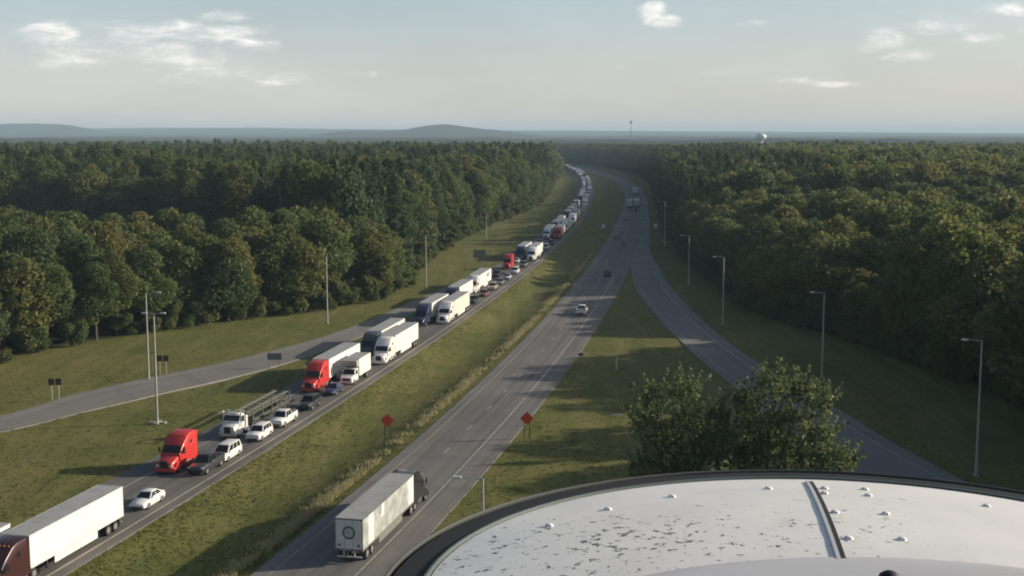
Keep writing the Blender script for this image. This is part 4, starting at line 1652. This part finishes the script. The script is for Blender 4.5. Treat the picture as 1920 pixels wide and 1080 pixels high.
def make_box_truck(p, heading, label):
    e = empty('box_truck', (p[0], p[1], 0.045), heading)
    tag(e, label, 'truck')
    P = []
    cab = MB().loft([tsec(-.02, .86, .5, 1.15, .15), tsec(-.3, 1.0, .45, 1.25, .15), tsec(-1.1, 1.02, .45, 1.42, .15), tsec(-1.75, 1.02, .45, 2.15, .15), tsec(-2.0, 1.02, .45, 2.25, .15), tsec(-3.0, 1.02, .45, 2.28, .15)][::-1]).mesh('cab', 40)
    kids = [('windshield', MB().pane([(.93, -1.13, 1.50), (-.93, -1.13, 1.50), (-.86, -1.70, 2.16), (.86, -1.70, 2.16)], .015).mesh('windshield'), 'glass_dark'),
            ('grille', MB().box((0, -.02, .86), (1.1, .1, .34)).mesh('grille'), 'trim_black')]
    for s in (1, -1):
        kids.append(('headlight', MB().box((s * .74, -.03, .88), (.28, .1, .22)).mesh('headlight'), 'lamp_clear'))
        kids.append(('side_window', MB().pane([(s * 1.03, -1.5, 1.45), (s * 1.03, -2.6, 1.45), (s * 1.03, -2.6, 2.05), (s * 1.03, -1.85, 2.05)], .02, 0, (1, 0, 0)).mesh('side_window'), 'glass_dark'))
    P.append(('cab', cab, 'paint_white', kids))
    bx = MB().loft([[(1.2, -3.05, .95), (1.2, -3.05, 3.55), (-1.2, -3.05, 3.55), (-1.2, -3.05, .95)], [(1.2, -9.0, .95), (1.2, -9.0, 3.55), (-1.2, -9.0, 3.55), (-1.2, -9.0, .95)]][::-1])
    kids = [('roof', MB().box((0, -6.0, 3.58), (2.36, 5.9, .05)).mesh('roof'), 'trailer_roof'),
            ('side_sign', MB().pane([(1.205, -4.4, 2.3), (1.205, -7.6, 2.3), (1.205, -7.6, 2.9), (1.205, -4.4, 2.9)], .01, 0, (1, 0, 0)).mesh('side_sign'), 'emblem_light'),
            ('rear_door', MB().box((0, -9.02, 2.25), (2.2, .05, 2.4)).mesh('rear_door'), 'trailer_door')]
    # the box reaches over the cab
    P.append(('over_cab_box', MB().loft([[(1.2, -1.75, 2.72), (1.2, -1.55, 3.5), (-1.2, -1.55, 3.5), (-1.2, -1.75, 2.72)], [(1.2, -3.05, 2.32), (1.2, -3.05, 3.55), (-1.2, -3.05, 3.55), (-1.2, -3.05, 2.32)]][::-1]).mesh('over_cab_box'), 'trailer_roof', []))
    P.append(('cargo_box', bx.mesh('cargo_box'), 'trailer_white', kids))
    P.append(('chassis', MB().box((0, -5.2, .75), (1.0, 7.0, .26)).mesh('chassis'), 'chassis', []))
    P.append(('bumper', MB().box((0, .02, .5), (2.0, .2, .26)).mesh('bumper'), 'paint_white', []))
    for s in (1, -1):
        P.append(wheel_parts(s * .92, -.95, .42, .26))
        P.append(wheel_parts(s * .90, -7.0, .42, .5))
        P.append(('mirror', MB().box((s * 1.3, -1.4, 1.75), (.2, .1, .35)).mesh('mirror'), 'trim_black', []))
    put_parts(e, P, 'white', False)
    return e


def make_hauler(p, heading, label):
    """white day cab with chrome stacks pulling an empty open car carrier with two slatted decks"""
    e = make_semi(p, heading, 'white', label, None, 'day', False, name='car_hauler')
    y0 = -3.4

    def part(nm, m, mk, par=e):
        return obj(nm, m.mesh(nm), MATS[mk], par)
    m = MB()
    for s in (1, -1):
        m.box((s * 1.18, y0 - 9.0, .95), (.16, 15.0, .24))
    for k in range(12):
        m.box((0, y0 - 2.2 - k * 1.25, .92), (2.3, .14, .12))
    part('lower_frame', m, 'sign_dark')
    for s in (1, -1):
        up = part('upper_runway', MB().box((s * .82, y0 - 7.6, 2.55), (.52, 14.2, .09)), 'cream_steel')
        part('lower_runway', MB().box((s * .82, y0 - 9.4, 1.12), (.52, 13.0, .07)), 'cream_steel')
        for k in range(5):
            part('post', MB().box((s * 1.2, y0 - 2.0 - k * 3.2, 1.85), (.12, .12, 1.7)), 'cream_steel')
        for y in (y0 - 13.2, y0 - 14.4):
            for nm, me, mk, kids in (wheel_parts(s * .98, y, .45, .5),):
                o = obj(nm, me, MATS[mk], e)
                for q in kids:
                    obj(q[0], q[1], MATS[q[2]], o)
    for k in range(9):
        part('cross_bar', MB().box((0, y0 - 1.4 - k * 1.6, 2.47), (2.3, .12, .10)), 'sign_dark')
    hr = MB()
    for s in (1, -1):
        hr.box((s * 1.2, -1.55, 2.3), (.10, .10, 2.0))
        hr.box((s * 1.12, -1.0, 3.15), (.08, 1.6, .10))
    hr.box((0, -.55, 3.2), (2.5, .14, .16)).box((0, -2.5, 3.1), (2.5, .12, .12))
    part('head_rack', hr, 'pale_post')
    for s in (1, -1):
        part('toolbox', MB().box((s * 1.05, -3.35, 1.55), (.32, .5, 1.7)), 'paint_white')
    return e


simple('cream_steel', (0.20, 0.20, 0.14), 0.6, 0.1, 0, 0.5, 1.5)

LANE_IN, LANE_OUT = -1.85, -5.55
ROADZ = 0.045


def jam_pos(y, lane):
    p, h = offs(xa, y, lane)
    return (p.x, p.y), h + math.pi        # heading towards the camera


def free_pos(y, o):
    p, h = offs(xb, y, o)
    return (p.x, p.y), h


JAM = 'vehicles standing in the traffic jam'


def jcar(kind, paint, py, lane, label, lod=False, dy=0.0):
    L = car_parts(kind)[1]
    p, h = jam_pos(GY(py) + L + dy, lane)
    return make_car(kind, paint, label, JAM, p, h, lod)


def jsemi(paint, py, lane, label, **k):
    p, h = jam_pos(GY(py), lane)
    # turn the rig along the chord of its own length
    if k.get('trailer', True):
        p2, _ = jam_pos(GY(py) + 20, lane)
        h = math.atan2(-(p[0] - p2[0]), (p[1] - p2[1]))
    return make_semi(p, h, paint, label, JAM, **k)


# --- inner lane, front of the queue backwards
p, h = jam_pos(GY(986) - 21.6, LANE_IN)
make_semi(p, h, 'maroon', 'maroon truck with long white trailer, the nearest rig in the lower left corner', JAM, refrig=True)
jcar('sedan', 'white', 962, LANE_IN, 'white sedan close behind the white trailer at lower left')
jcar('pickup', 'dark', 896, LANE_IN, 'black pickup beside the red truck cab that has no trailer')
jcar('van', 'white', 871, LANE_IN, 'white minivan behind the black pickup in the lower left')
jcar('suv', 'white', 832, LANE_IN, 'white sport utility vehicle beside the empty car carrier')
e = jcar('pickup', 'white', 806, LANE_IN, 'white pickup with a black load in its bed beside the car carrier')
obj('load', MB().box((0, -1.85, 1.42), (1.6, 1.8, .36), (.9, .9)).box((.2, -1.5, 1.68), (.7, .6, .2), (.8, .8)).mesh('load'), MATS['cargo_dark'], e)
jcar('suv', 'dark', 773, LANE_IN, 'dark grey sport utility vehicle ahead of the blue car and the box truck')
jcar('sedan', 'blue', 745, LANE_IN, 'dark blue car right in front of the white box truck')
p, h = jam_pos(GY(724), LANE_IN)
tag(make_box_truck(p, h, 'white box truck beside the red truck with white trailer'), group=JAM)
jsemi('white', 686, LANE_IN, 'white truck with white trailer right behind the white box truck')
jsemi('white', 609, LANE_IN, 'white truck with white trailer in the inner lane, second one behind the box truck', bodykey='trailer_cream')
jcar('suv', 'dark', 572, LANE_IN, 'dark sport utility vehicle behind the second white rig of the inner lane')
jcar('sedan', 'brown', 558, LANE_IN, 'reddish brown car beside the white rig with a dark emblem')
jcar('suv', 'tan', 546, LANE_IN, 'tan sport utility vehicle behind the reddish brown car', True)
jcar('sedan', 'grey', 536, LANE_IN, 'grey car behind the tan sport utility vehicle', True)
jcar('sedan', 'silver', 526, LANE_IN, 'silver car two behind the tan sport utility vehicle', True)
jcar('van', 'white', 515, LANE_IN, 'white minivan beside the small red truck far up the jam', True)
jcar('suv', 'grey', 503, LANE_IN, 'grey sport utility vehicle in front of the far white rig of the inner lane', True)
jsemi('white', 491, LANE_IN, 'white truck with white trailer beside the navy truck far up the jam', lod=True)
jcar('van', 'cream', 469, LANE_IN, 'cream van right behind the far white rig of the inner lane', True)
jcar('suv', 'dark', 461, LANE_IN, 'dark sport utility vehicle just ahead of the farthest red rig in the jam', True)
jsemi('red', 449, LANE_IN, 'red truck with white trailer farthest up the jam in the inner lane', lod=True)

# --- outer lane
p, h = jam_pos(GY(1068) - 21.6, LANE_OUT)
make_semi(p, h, 'white', 'white trailer rig cut off by the left border at the bottom', JAM)
jsemi('red', 896, LANE_OUT, 'bright red truck cab without a trailer at lower left', trailer=False)
p, h = jam_pos(GY(828), LANE_OUT)
tag(make_hauler(p, h, 'white truck pulling an empty open car carrier'), group=JAM)
jsemi('red', 740, LANE_OUT, 'red truck with white trailer beside the white box truck')
jsemi('teal', 677, LANE_OUT, 'dark teal truck with white trailer behind the red rig')
jsemi('blue', 615, LANE_OUT, 'blue truck with white trailer in the outer lane')
jsemi('navy', 580, LANE_OUT, 'dark blue truck with white trailer behind the blue rig')
jsemi('white', 553, LANE_OUT, 'white truck whose white trailer bears a dark emblem on its side', mark=True)
jcar('suv', 'black', 522, LANE_OUT, 'black sport utility vehicle behind the emblem trailer in the outer lane', True)
jsemi('red', 507, LANE_OUT, 'small red truck cab far up the jam in the outer lane', trailer=False, lod=True)
jcar('sedan', 'silver', 495, LANE_OUT, 'silver car behind the small red truck cab far up the jam', True)
jsemi('navy', 490, LANE_OUT, 'navy truck with white trailer beside the far white rig', lod=True)
jcar('sedan', 'black', 467, LANE_OUT, 'black car behind the navy rig far up the jam', True)
jcar('suv', 'grey', 461, LANE_OUT, 'grey sport utility vehicle behind the black car far up the jam', True)
jsemi('white', 450, LANE_OUT, 'white truck with white trailer beside the farthest red truck', lod=True)

# --- the far end of the queue, up to the bend
r_far = random.Random(12)
for lane, y0, nm in ((LANE_IN, 487.0, 'inner'), (LANE_OUT, 488.0, 'outer')):
    y = y0
    while y < 1430:
        u = r_far.random()
        if u < 0.36:
            c = r_far.choice(['white', 'white', 'white', 'silver', 'blue', 'navy', 'maroon'])
            p, h = jam_pos(y, lane)
            p2, _ = jam_pos(y + 20, lane)
            h = math.atan2(-(p[0] - p2[0]), (p[1] - p2[1]))
            w_ = {'white': 'white'}.get(c, c)
            make_semi(p, h, c, bodykey=r_far.choice(['trailer_white', 'trailer_white', 'trailer_cream', 'trailer_grey']), label=f'distant {w_} trailer truck in the {nm} lane of the jam towards the bend', group=f'distant {w_} trailer trucks in the {nm} jam lane', lod=True)
            y += 21.6 + r_far.uniform(2, 4.5)
        else:
            k = r_far.choice(['sedan', 'suv', 'suv', 'van', 'pickup', 'sedan'])
            c = r_far.choice(['white', 'white', 'silver', 'dark', 'grey', 'black', 'cream', 'silver'])
            L = car_parts(k)[1]
            p, h = jam_pos(y + L, lane)
            kn = dict(sedan='car', suv='sport utility vehicle', van='van', pickup='pickup')[k]
            make_car(k, c, f'distant {c} {kn} in the {nm} lane of the jam towards the bend', f'distant {c} {kn}s in the {nm} jam lane', p, h, True)
            y += 2 * L + r_far.uniform(1.5, 4)

# --- the free carriageway, driving away
FREE = 'vehicles driving away on the free carriageway'
OL, OR = 3.35, 7.05
yr = GY(1063) + 2.0
p, h = free_pos(yr + 21.4, OR + 0.2)
p2, _ = free_pos(yr + 2, OR + 0.2)
h = math.atan2(-(p[0] - p2[0]), (p[1] - p2[1]))
make_semi(p, h, 'black', 'black truck with pale trailer, sun dapple coloured into its side print, round rear emblem', FREE, printed=True)


def fcar(kind, paint, py, o, label, lod=False):
    L = car_parts(kind)[1]
    p, h = free_pos(GY(py) + L, o)
    make_car(kind, paint, label, FREE, p, h, lod)


fcar('pickup', 'white', 591, OR, 'white pickup driving away alone on the free lanes')
fcar('sedan', 'black', 518, OR, 'small black car driving away ahead of the white pickup')
fcar('sedan', 'grey', 461, OR, 'grey car driving away on the right behind the tan van', True)
fcar('van', 'tan', 449, OL, 'tan van driving away on the left of the free lanes', True)
fcar('sedan', 'silver', 412, OL, 'silver car driving away just behind the two distant white trucks', True)
for py, o, c, lb in ((391, OL, 'white', 'distant white truck on the left of the free lanes'), (390, OR, 'silver', 'distant pale truck on the right of the free lanes'), (365, OR, 'white', 'distant white truck ahead of the pair on the free lanes')):
    p, h = free_pos(GY(py) + 21.4, o)
    make_semi(p, h, c, lb, FREE, lod=True)
fcar('suv', 'white', 346, OR, 'farthest white vehicle on the free lanes before the bend', True)
fcar('sedan', 'dark', 397, OR, 'dark car behind the distant pale truck on the free lanes', True)

# ------------------------------------------------------------------ lamp posts, signs, posts
LP = {}


def lamp_post(px, py, top, label, heads, arm_dir=-1.0, base=False, group='street lamps along the ramps'):
    g = G(px, py)
    z = float(gz(g.x, g.y))
    dist = g.y
    # height from the pixel of its top
    r = ray(px, top)
    hgt = CAM_H + r.z * (dist / r.y) - z
    e = empty('street_lamp', (g.x, g.y, z))
    tag(e, label, 'street lamp', group)
    m = MB().path([(0, 0, -.3), (0, 0, hgt * .5), (0, 0, hgt)], [.16, .13, .09], 10)
    obj('pole', m.mesh('pole', 40), MATS['galvanised'], e)
    obj('base_plate', MB().box((0, 0, .06), (.55, .55, .1)).tube((0, 0, .1), (0, 0, .75), .2, .17, 10).mesh('base_plate'), MATS['galvanised'], e)
    sides = (1, -1) if heads == 2 else (arm_dir,)
    for s in sides:
        L = 0.9 if heads == 2 else 1.6
        a = obj('arm', MB().path([(0, 0, hgt - .12), (s * L * .5, 0, hgt + .04), (s * L, 0, hgt + .06)], [.05, .045, .04], 7).mesh('arm', 40), MATS['galvanised'], e)
        hd = MB().loft([[(s * (L - .05) + dx, y, hgt + .06 + zz) for dx, zz in ((0, 0), (0, .14), (0, .14), (0, 0))] for y in (-.02, .02)])
        hd = MB().box((s * (L + .30), 0, hgt + .08), (.75, .36, .16), (.8, .7))
        obj('lamp_head', hd.mesh('lamp_head'), MATS['pale_post'], a)
        obj('lens', MB().box((s * (L + .34), 0, hgt - .015), (.45, .26, .03)).mesh('lens'), MATS['lamp_clear'], a)
    if base:
        fb = MB().box((0, 0, .10), (2.3, .6, .26)).box((0, .58, .10), (.6, .56, .26)).box((0, -.58, .10), (.6, .56, .26))
        obj('footing', fb.mesh('footing'), MATS['concrete'], e)
    return e


lamp_post(295, 792, 588, 'tall lamp post with two heads on a pale cross-shaped footing', 2, base=True)
lamp_post(279, 711, 549, 'tall grey lamp post across the left ramp, behind the one with the cross footing', 1, 1.0)
lamp_post(614, 607, 480, 'lamp post standing before the left woods above the red rig', 1, 1.0)
lamp_post(799, 537, 441, 'lamp post at the edge of the left woods above the blue rig', 1, 1.0)
lamp_post(912, 457, 398, 'thin far lamp post before the left woods beyond the blue rig', 1, 1.0)
lamp_post(1830, 890, 638, 'lamp post on the dark slope, nearest of those right of the ramp', 1, -1.0)
lamp_post(1541, 706, 549, 'lamp post right of the ramp beyond the broad tree, second nearest', 1, -1.0)
lamp_post(1355, 607, 482, 'lamp post right of the ramp where it bends, third nearest', 1, -1.0)
lamp_post(1291, 532, 442, 'lamp post in the shade at the right, fourth along the ramp', 1, -1.0)
lamp_post(1246, 462, 378, 'faint lamp post in the shade of the far right woods', 1, -1.0)
# the one whose foot is hidden by the cover
gx_, gy_ = -1.6, 91.5
r0 = ray(905, 897)
gx_ = r0.x * (gy_ / r0.y)
e = lamp_post(*(lambda v: (960 + FPX * gx_ / (gy_ * math.cos(PITCH) + CAM_H * math.sin(PITCH)), 540 + FPX * math.tan(math.atan2(CAM_H, gy_) - PITCH)))(0), 897, 'pale lamp post rising from behind the black rim beside the free lanes', 1, -1.0)


def two_post_sign(name, label, g, wd, hh, z0, face, back, shape='rect', posts=(-.35, .35), post_mat='wood_post', rz=0.0, cat='sign', group=None):
    z = float(gz(g.x, g.y))
    e = empty(name, (g.x, g.y, z), rz)
    tag(e, label, cat, group)
    if shape == 'diamond':
        k = wd / math.sqrt(2)
        q = [(0, 0, z0 - 0), (k, 0, z0 + k), (0, 0, z0 + 2 * k), (-k, 0, z0 + k)]
    else:
        q = [(-wd / 2, 0, z0), (wd / 2, 0, z0), (wd / 2, 0, z0 + hh), (-wd / 2, 0, z0 + hh)]
    obj('panel', MB().pane(q, .012, 0, (0, 1, 0)).mesh('panel'), MATS[face], e)
    q2 = [(x * .97, .03, (zz - z0 - hh / 2) * .97 + z0 + hh / 2) for x, _, zz in q]
    obj('panel_back', MB().pane(q2, .010, 0, (0, 1, 0)).mesh('panel_back'), MATS[back], e)
    for x in posts:
        top = z0 + hh * .75
        obj('post', MB().box((x, .09, top / 2 - .15), (.11, .09, top + .3)).mesh('post'), MATS[post_mat], e)
    return e


two_post_sign('road_work_sign', 'orange diamond sign on two posts in the median beside the jam', G(727, 819), 1.22, 1.72, 1.75, 'sign_orange', 'sign_back', 'diamond')
two_post_sign('road_work_sign', 'orange diamond sign on two posts right of the free lanes', G(988, 822), 1.22, 1.72, 1.75, 'sign_orange', 'sign_back', 'diamond')
e = two_post_sign('sign', 'grey back of a wide sign standing between the left ramp and the red rig', G(515, 690), 2.3, 1.1, 1.5, 'sign_back', 'sign_back', posts=(-.8, .8), post_mat='galvanised')
for (px, py, lb) in ((104, 748, 'pair of small dark sign panels on two pale posts, left of the lamp posts'), (306, 702, 'pair of small dark sign panels on two pale posts behind the double-headed lamp')):
    g = G(px, py)
    e = empty('twin_sign', (g.x, g.y, float(gz(g.x, g.y))))
    tag(e, lb, 'sign')
    for s in (-1, 1):
        obj('panel', MB().box((s * .5, 0, 2.7), (.85, .04, .95)).mesh('panel'), MATS['sign_dark'], e)
        obj('post', MB().box((s * .5, .06, 1.2), (.10, .08, 3.0)).mesh('post'), MATS['pale_post'], e)
two_post_sign('sign', 'grey square sign back in the grass beside the far lamp post left of the jam', G(899, 492), 3.6, 2.4, 1.4, 'sign_back', 'sign_back', posts=(-1.5, 1.5), post_mat='galvanised')
for px, py, lb in ((1131, 437, 'small white sign on a post left of the free lanes'), (1229, 437, 'small white sign on a post right of the free lanes')):
    two_post_sign('road_sign', lb, G(px, py), 1.25, 1.5, 2.2, 'sign_white', 'sign_back', posts=(0.0,), post_mat='wood_post')
g = G(1156, 690)
e = empty('marker_post', (g.x, g.y, float(gz(g.x, g.y))))
tag(e, 'pale upright post alone in the sunlit grass between the free lanes and the ramp', 'post')
obj('post', MB().box((0, 0, 1.15), (.28, .10, 2.5), (.9, .9)).mesh('post'), MATS['pale_post'], e)
obj('post_cap', MB().box((0, 0, 2.43), (.30, .12, .06)).mesh('post_cap'), MATS['galvanised'], e)
g = G(1089, 671)
e = empty('delineator', (g.x, g.y, float(gz(g.x, g.y))))
tag(e, 'small pair of pale markers round a dark board at the free lanes edge', 'marker')
for s in (-1, 1):
    obj('post', MB().box((s * .42, 0, .42), (.16, .08, 1.0)).mesh('post'), MATS['pale_post'], e)
obj('board', MB().box((0, .02, .62), (.62, .04, .5)).mesh('board'), MATS['sign_dark'], e)
g = G(1157, 778)
m = MB()
m.path([(-.9, 0, .10), (-.3, .1, .22), (.2, .05, .16), (.9, .1, .24)], [.05, .10, .09, .04], 6).path([(-.2, .05, .2), (.1, -.3, .35), (.35, -.4, .3)], [.06, .05, .02], 5)
tag(obj('dead_branch', m.mesh('dead_branch', 60), MATS['scrap'], None, (g.x, g.y, float(gz(g.x, g.y)))), 'bleached branch lying on the dark grass beside the near leafy trees', 'branch')

# ------------------------------------------------------------------ far towers

def cell_tower():
    Y = 2500.0
    r = ray(1183, 226)
    x = r.x * (Y / r.y)
    top = CAM_H + r.z * (Y / r.y)
    e = empty('cell_tower', (x, Y, 0))
    tag(e, 'thin dark communication tower rising above the far woods', 'tower')
    m = MB()
    for k in range(3):
        a = k * 2.094
        m.tube((1.6 * math.cos(a), 1.6 * math.sin(a), 0), (.7 * math.cos(a), .7 * math.sin(a), top - 2), .16, .12, 6)
    n = 18
    for i in range(n):
        z0, z1 = (top - 4) * i / n, (top - 4) * (i + 1) / n
        for k in range(3):
            a, b = k * 2.094, (k + 1) * 2.094
            ra, rb = 1.6 - .9 * z0 / top, 1.6 - .9 * z1 / top
            m.tube((ra * math.cos(a), ra * math.sin(a), z0), (rb * math.cos(b), rb * math.sin(b), z1), .08, None, 4)
    obj('mast', m.mesh('mast'), MATS['tower_steel'], e)
    for k in range(6):
        a = k * 1.047
        obj('antenna', MB().box((1.3 * math.cos(a), 1.3 * math.sin(a), top - 3.5), (.5, .5, 5.5)).mesh('antenna'), MATS['tower_steel'], e)
    obj('spike', MB().tube((0, 0, top - 3), (0, 0, top + 1.5), .2, .1, 6).mesh('spike'), MATS['tower_steel'], e)


def water_tower():
    Y = 2050.0
    r = ray(1427, 250)
    x = r.x * (Y / r.y)
    top = CAM_H + r.z * (Y / r.y)
    e = empty('water_tower', (x, Y, 0))
    tag(e, 'white water tower with a bulging tank above the right woods', 'water tower')
    prof = [(0.05, 0), (4.0, -.6), (7.0, -2.0), (8.4, -4.4), (8.4, -6.2), (7.0, -8.4), (4.4, -10.6), (3.0, -12.5)]
    m = MB()
    n = 24
    m.loft([[(rr0 * math.cos(2 * math.pi * j / n), rr0 * math.sin(2 * math.pi * j / n), top + zz) for j in range(n)] for rr0, zz in prof][::-1])
    obj('tank', m.mesh('tank', 50), MATS['tank_white'], e)
    obj('stem', MB().path([(0, 0, -1), (0, 0, 6), (0, 0, top - 12)], [4.6, 2.9, 2.7], 20).mesh('stem', 50), MATS['tank_white'], e)


cell_tower()
water_tower()

# ------------------------------------------------------------------ the white cover under the lens, on its mast

def camera_cover():
    h = 0.6
    cx, cy, zp = 0.77 * h, 2.67 * h, CAM_H - h
    e = empty('camera_housing', (cx, cy, zp))
    tag(e, 'white domed camera housing lid with black rim and seam in the foreground', 'camera housing')
    Rw, Ro = 0.965 * h, 1.072 * h
    sag = 0.075 * h
    n = 96
    gap = math.radians(0.5)

    def dome(a0, a1, nm):
        k = max(8, int(n * (a1 - a0) / (2 * math.pi)))
        rs = [0.02, 0.2, 0.4, 0.6, 0.75, 0.87, 0.95, 1.0]
        vs = []
        for f_ in rs:
            for j in range(k + 1):
                a = a0 + (a1 - a0) * j / k
                vs.append((Rw * f_ * math.cos(a), Rw * f_ * math.sin(a), sag * (1 - f_ * f_)))
        for j in range(k + 1):
            a = a0 + (a1 - a0) * j / k
            vs.append((Rw * math.cos(a), Rw * math.sin(a), -.05))
        fs = []
        rows = len(rs) + 1
        for i in range(rows - 1):
            for j in range(k):
                fs.append((i * (k + 1) + j, (i + 1) * (k + 1) + j, (i + 1) * (k + 1) + j + 1, i * (k + 1) + j + 1))
        return obj(nm, mesh_from(vs, fs, nm, 50), MATS['cover_white'], e)

    # the seam: from the rim towards the lens
    def on_plane(px, py, dz=0.0):
        r = ray(px, py)
        t = (zp + dz - CAM_H) / r.z
        return Vector((r.x * t - cx, r.y * t - cy, dz))
    s0, s1 = on_plane(1521, 903, .01), on_plane(1572, 1042, .03)
    dome(0, 2 * math.pi, 'lid')
    # raised lap strip with a dark open joint
    d = (s1 - s0).normalized()
    nrm = Vector((-d.y, d.x, 0)).normalized()

    def zc(p, up=0.0):
        f2 = (p.x ** 2 + p.y ** 2) / Rw ** 2
        return Vector((p.x, p.y, sag * (1 - f2) + up))
    m = MB()
    secs = []
    for k in range(9):
        p = s0.lerp(s1, k / 8 * 1.35 - .02)
        secs.append([zc(p - nrm * .0034, -.002), zc(p - nrm * .0034, .0022), zc(p + nrm * .0034, .0022), zc(p + nrm * .0034, -.002)])
    m.loft(secs)
    obj('seam', m.mesh('seam'), MATS['rubber'], e)
    m = MB()
    secs = []
    sg = 1 if nrm.x > 0 else -1
    for k in range(9):
        p = s0.lerp(s1, k / 8 * 1.35 - .02) - nrm * sg * .0062
        secs.append([zc(p - nrm * .0038, -.002), zc(p - nrm * .0026, .0030), zc(p + nrm * .0026, .0030), zc(p + nrm * .0038, -.002)])
    m.loft(secs)
    obj('lap_edge', m.mesh('lap_edge', 40), MATS['cover_grey'], e)
    # rivets where the photograph shows them
    rv = MB()
    for f_, r_ in ((0, .0085), (.5, .0072), (.85, .0045), (1.0, .001)):
        pass
    secs = [[(r_ * math.cos(2 * math.pi * j / 12), r_ * math.sin(2 * math.pi * j / 12), z_) for j in range(12)] for r_, z_ in ((.0068, -.001), (.0064, .0016), (.0044, .0032), (.0012, .0038))]
    rv.loft(secs)
    rmesh = rv.mesh('rivet', 60)
    for px, py in ((1546, 909), (1546, 925), (1622, 909), (1628, 929), (1565, 977), (1660, 979), (1590, 1037), (1690, 1038), (1441, 910), (1850, 943), (1260, 925), (1030, 975), (1140, 948)):
        q = on_plane(px, py, sag * .5)
        q = zc(q)
        f2 = math.hypot(q.x, q.y)
        if f2 > Rw * .985:
            q *= Rw * .98 / f2
            q = zc(q)
        obj('rivet', rmesh, MATS['cover_white'], e, q)

    def ring(nm, r0, r1, z0, z1, mat, bev=.004):
        prof = [(r0, z0), (r0, z1 - bev), (r0 + bev, z1), (r1 - bev, z1), (r1, z1 - bev), (r1, z0)]
        vs, fs = [], []
        k = len(prof)
        for j in range(n):
            a = 2 * math.pi * j / n
            for rr1, zz in prof:
                vs.append((rr1 * math.cos(a), rr1 * math.sin(a), zz))
        for j in range(n):
            j2 = (j + 1) % n
            for i in range(k):
                i2 = (i + 1) % k
                fs.append((j * k + i, j2 * k + i, j2 * k + i2, j * k + i2))
        return obj(nm, mesh_from(vs, fs, nm, 40), MATS[mat], e)
    ring('inner_rim', Rw + .002, Rw + .011, -.05, .003, 'rim_metal', .003)
    ring('rubber_rim', Rw + .013, Ro - .006, -.06, -.002, 'rubber', .006)
    ring('outer_bead', Ro - .005, Ro + .001, -.06, .0005, 'rim_dark', .002)
    # the raised cap nearest the lens
    h2 = h - sag * .93
    c2 = Vector((0.79 * h2 - cx, 1.924 * h2 - cy))
    r2 = 1.016 * h2
    vs, fs = [], []
    prof = [(.02, .016), (.5, .015), (.80, .012), (.94, .007), (.985, .004), (1.0, .0), (1.0, -.035)]
    for f_, zz in prof:
        for j in range(n):
            a = 2 * math.pi * j / n
            x, y = c2.x + r2 * f_ * math.cos(a), c2.y + r2 * f_ * math.sin(a)
            vs.append((x, y, sag * .93 + zz))
    for i in range(len(prof) - 1):
        for j in range(n):
            j2 = (j + 1) % n
            fs.append((i * n + j, (i + 1) * n + j, (i + 1) * n + j2, i * n + j2))
    cap = obj('cap', mesh_from(vs, fs, 'cap', 50), MATS['cover_grey'], e)
    kp = on_plane(1668, 1079, .065)
    kn = MB()
    kn.loft([[(kp.x + r_ * math.cos(2 * math.pi * j / 16), kp.y + r_ * math.sin(2 * math.pi * j / 16), z_) for j in range(16)] for r_, z_ in ((.014, .03), (.0145, .058), (.012, .066), (.006, .070), (.001, .071))])
    obj('knob', kn.mesh('knob', 50), MATS['rubber'], cap)
    obj('mast', MB().path([(0, 0, -zp - .2), (0, 0, -zp * .5), (0, 0, -.06)], [.45, .35, .28], 16).mesh('mast', 50), MATS['galvanised'], e)
    # underside
    m = MB()
    m.loft([[(rr1 * math.cos(2 * math.pi * j / 32), rr1 * math.sin(2 * math.pi * j / 32), zz) for j in range(32)] for rr1, zz in ((.28, -.16), (Rw * .99, -.052))])
    obj('underside', m.mesh('underside', 50), MATS['cover_grey'], e)


camera_cover()

# ------------------------------------------------------------------ haze

def haze():
    me = MB().box((0, 9000, 60), (27000, 28000, 128)).mesh('haze')
    m = bpy.data.materials.new('haze')
    m.use_nodes = True
    t = NT(m.node_tree)
    for n in list(t.n):
        t.n.remove(n)
    out = t.new('ShaderNodeOutputMaterial')
    pv = t.new('ShaderNodeVolumePrincipled')
    pv.inputs['Color'].default_value = (0.60, 0.81, 1.0, 1)
    pv.inputs['Density'].default_value = 0.000105
    pv.inputs['Anisotropy'].default_value = 0.0
    t.link(pv.outputs[0], out.inputs['Volume'])
    m.cycles.homogeneous_volume = True if hasattr(m.cycles, 'homogeneous_volume') else None
    o = obj('haze', me, m)
    tag(o, kind='stuff')


haze()
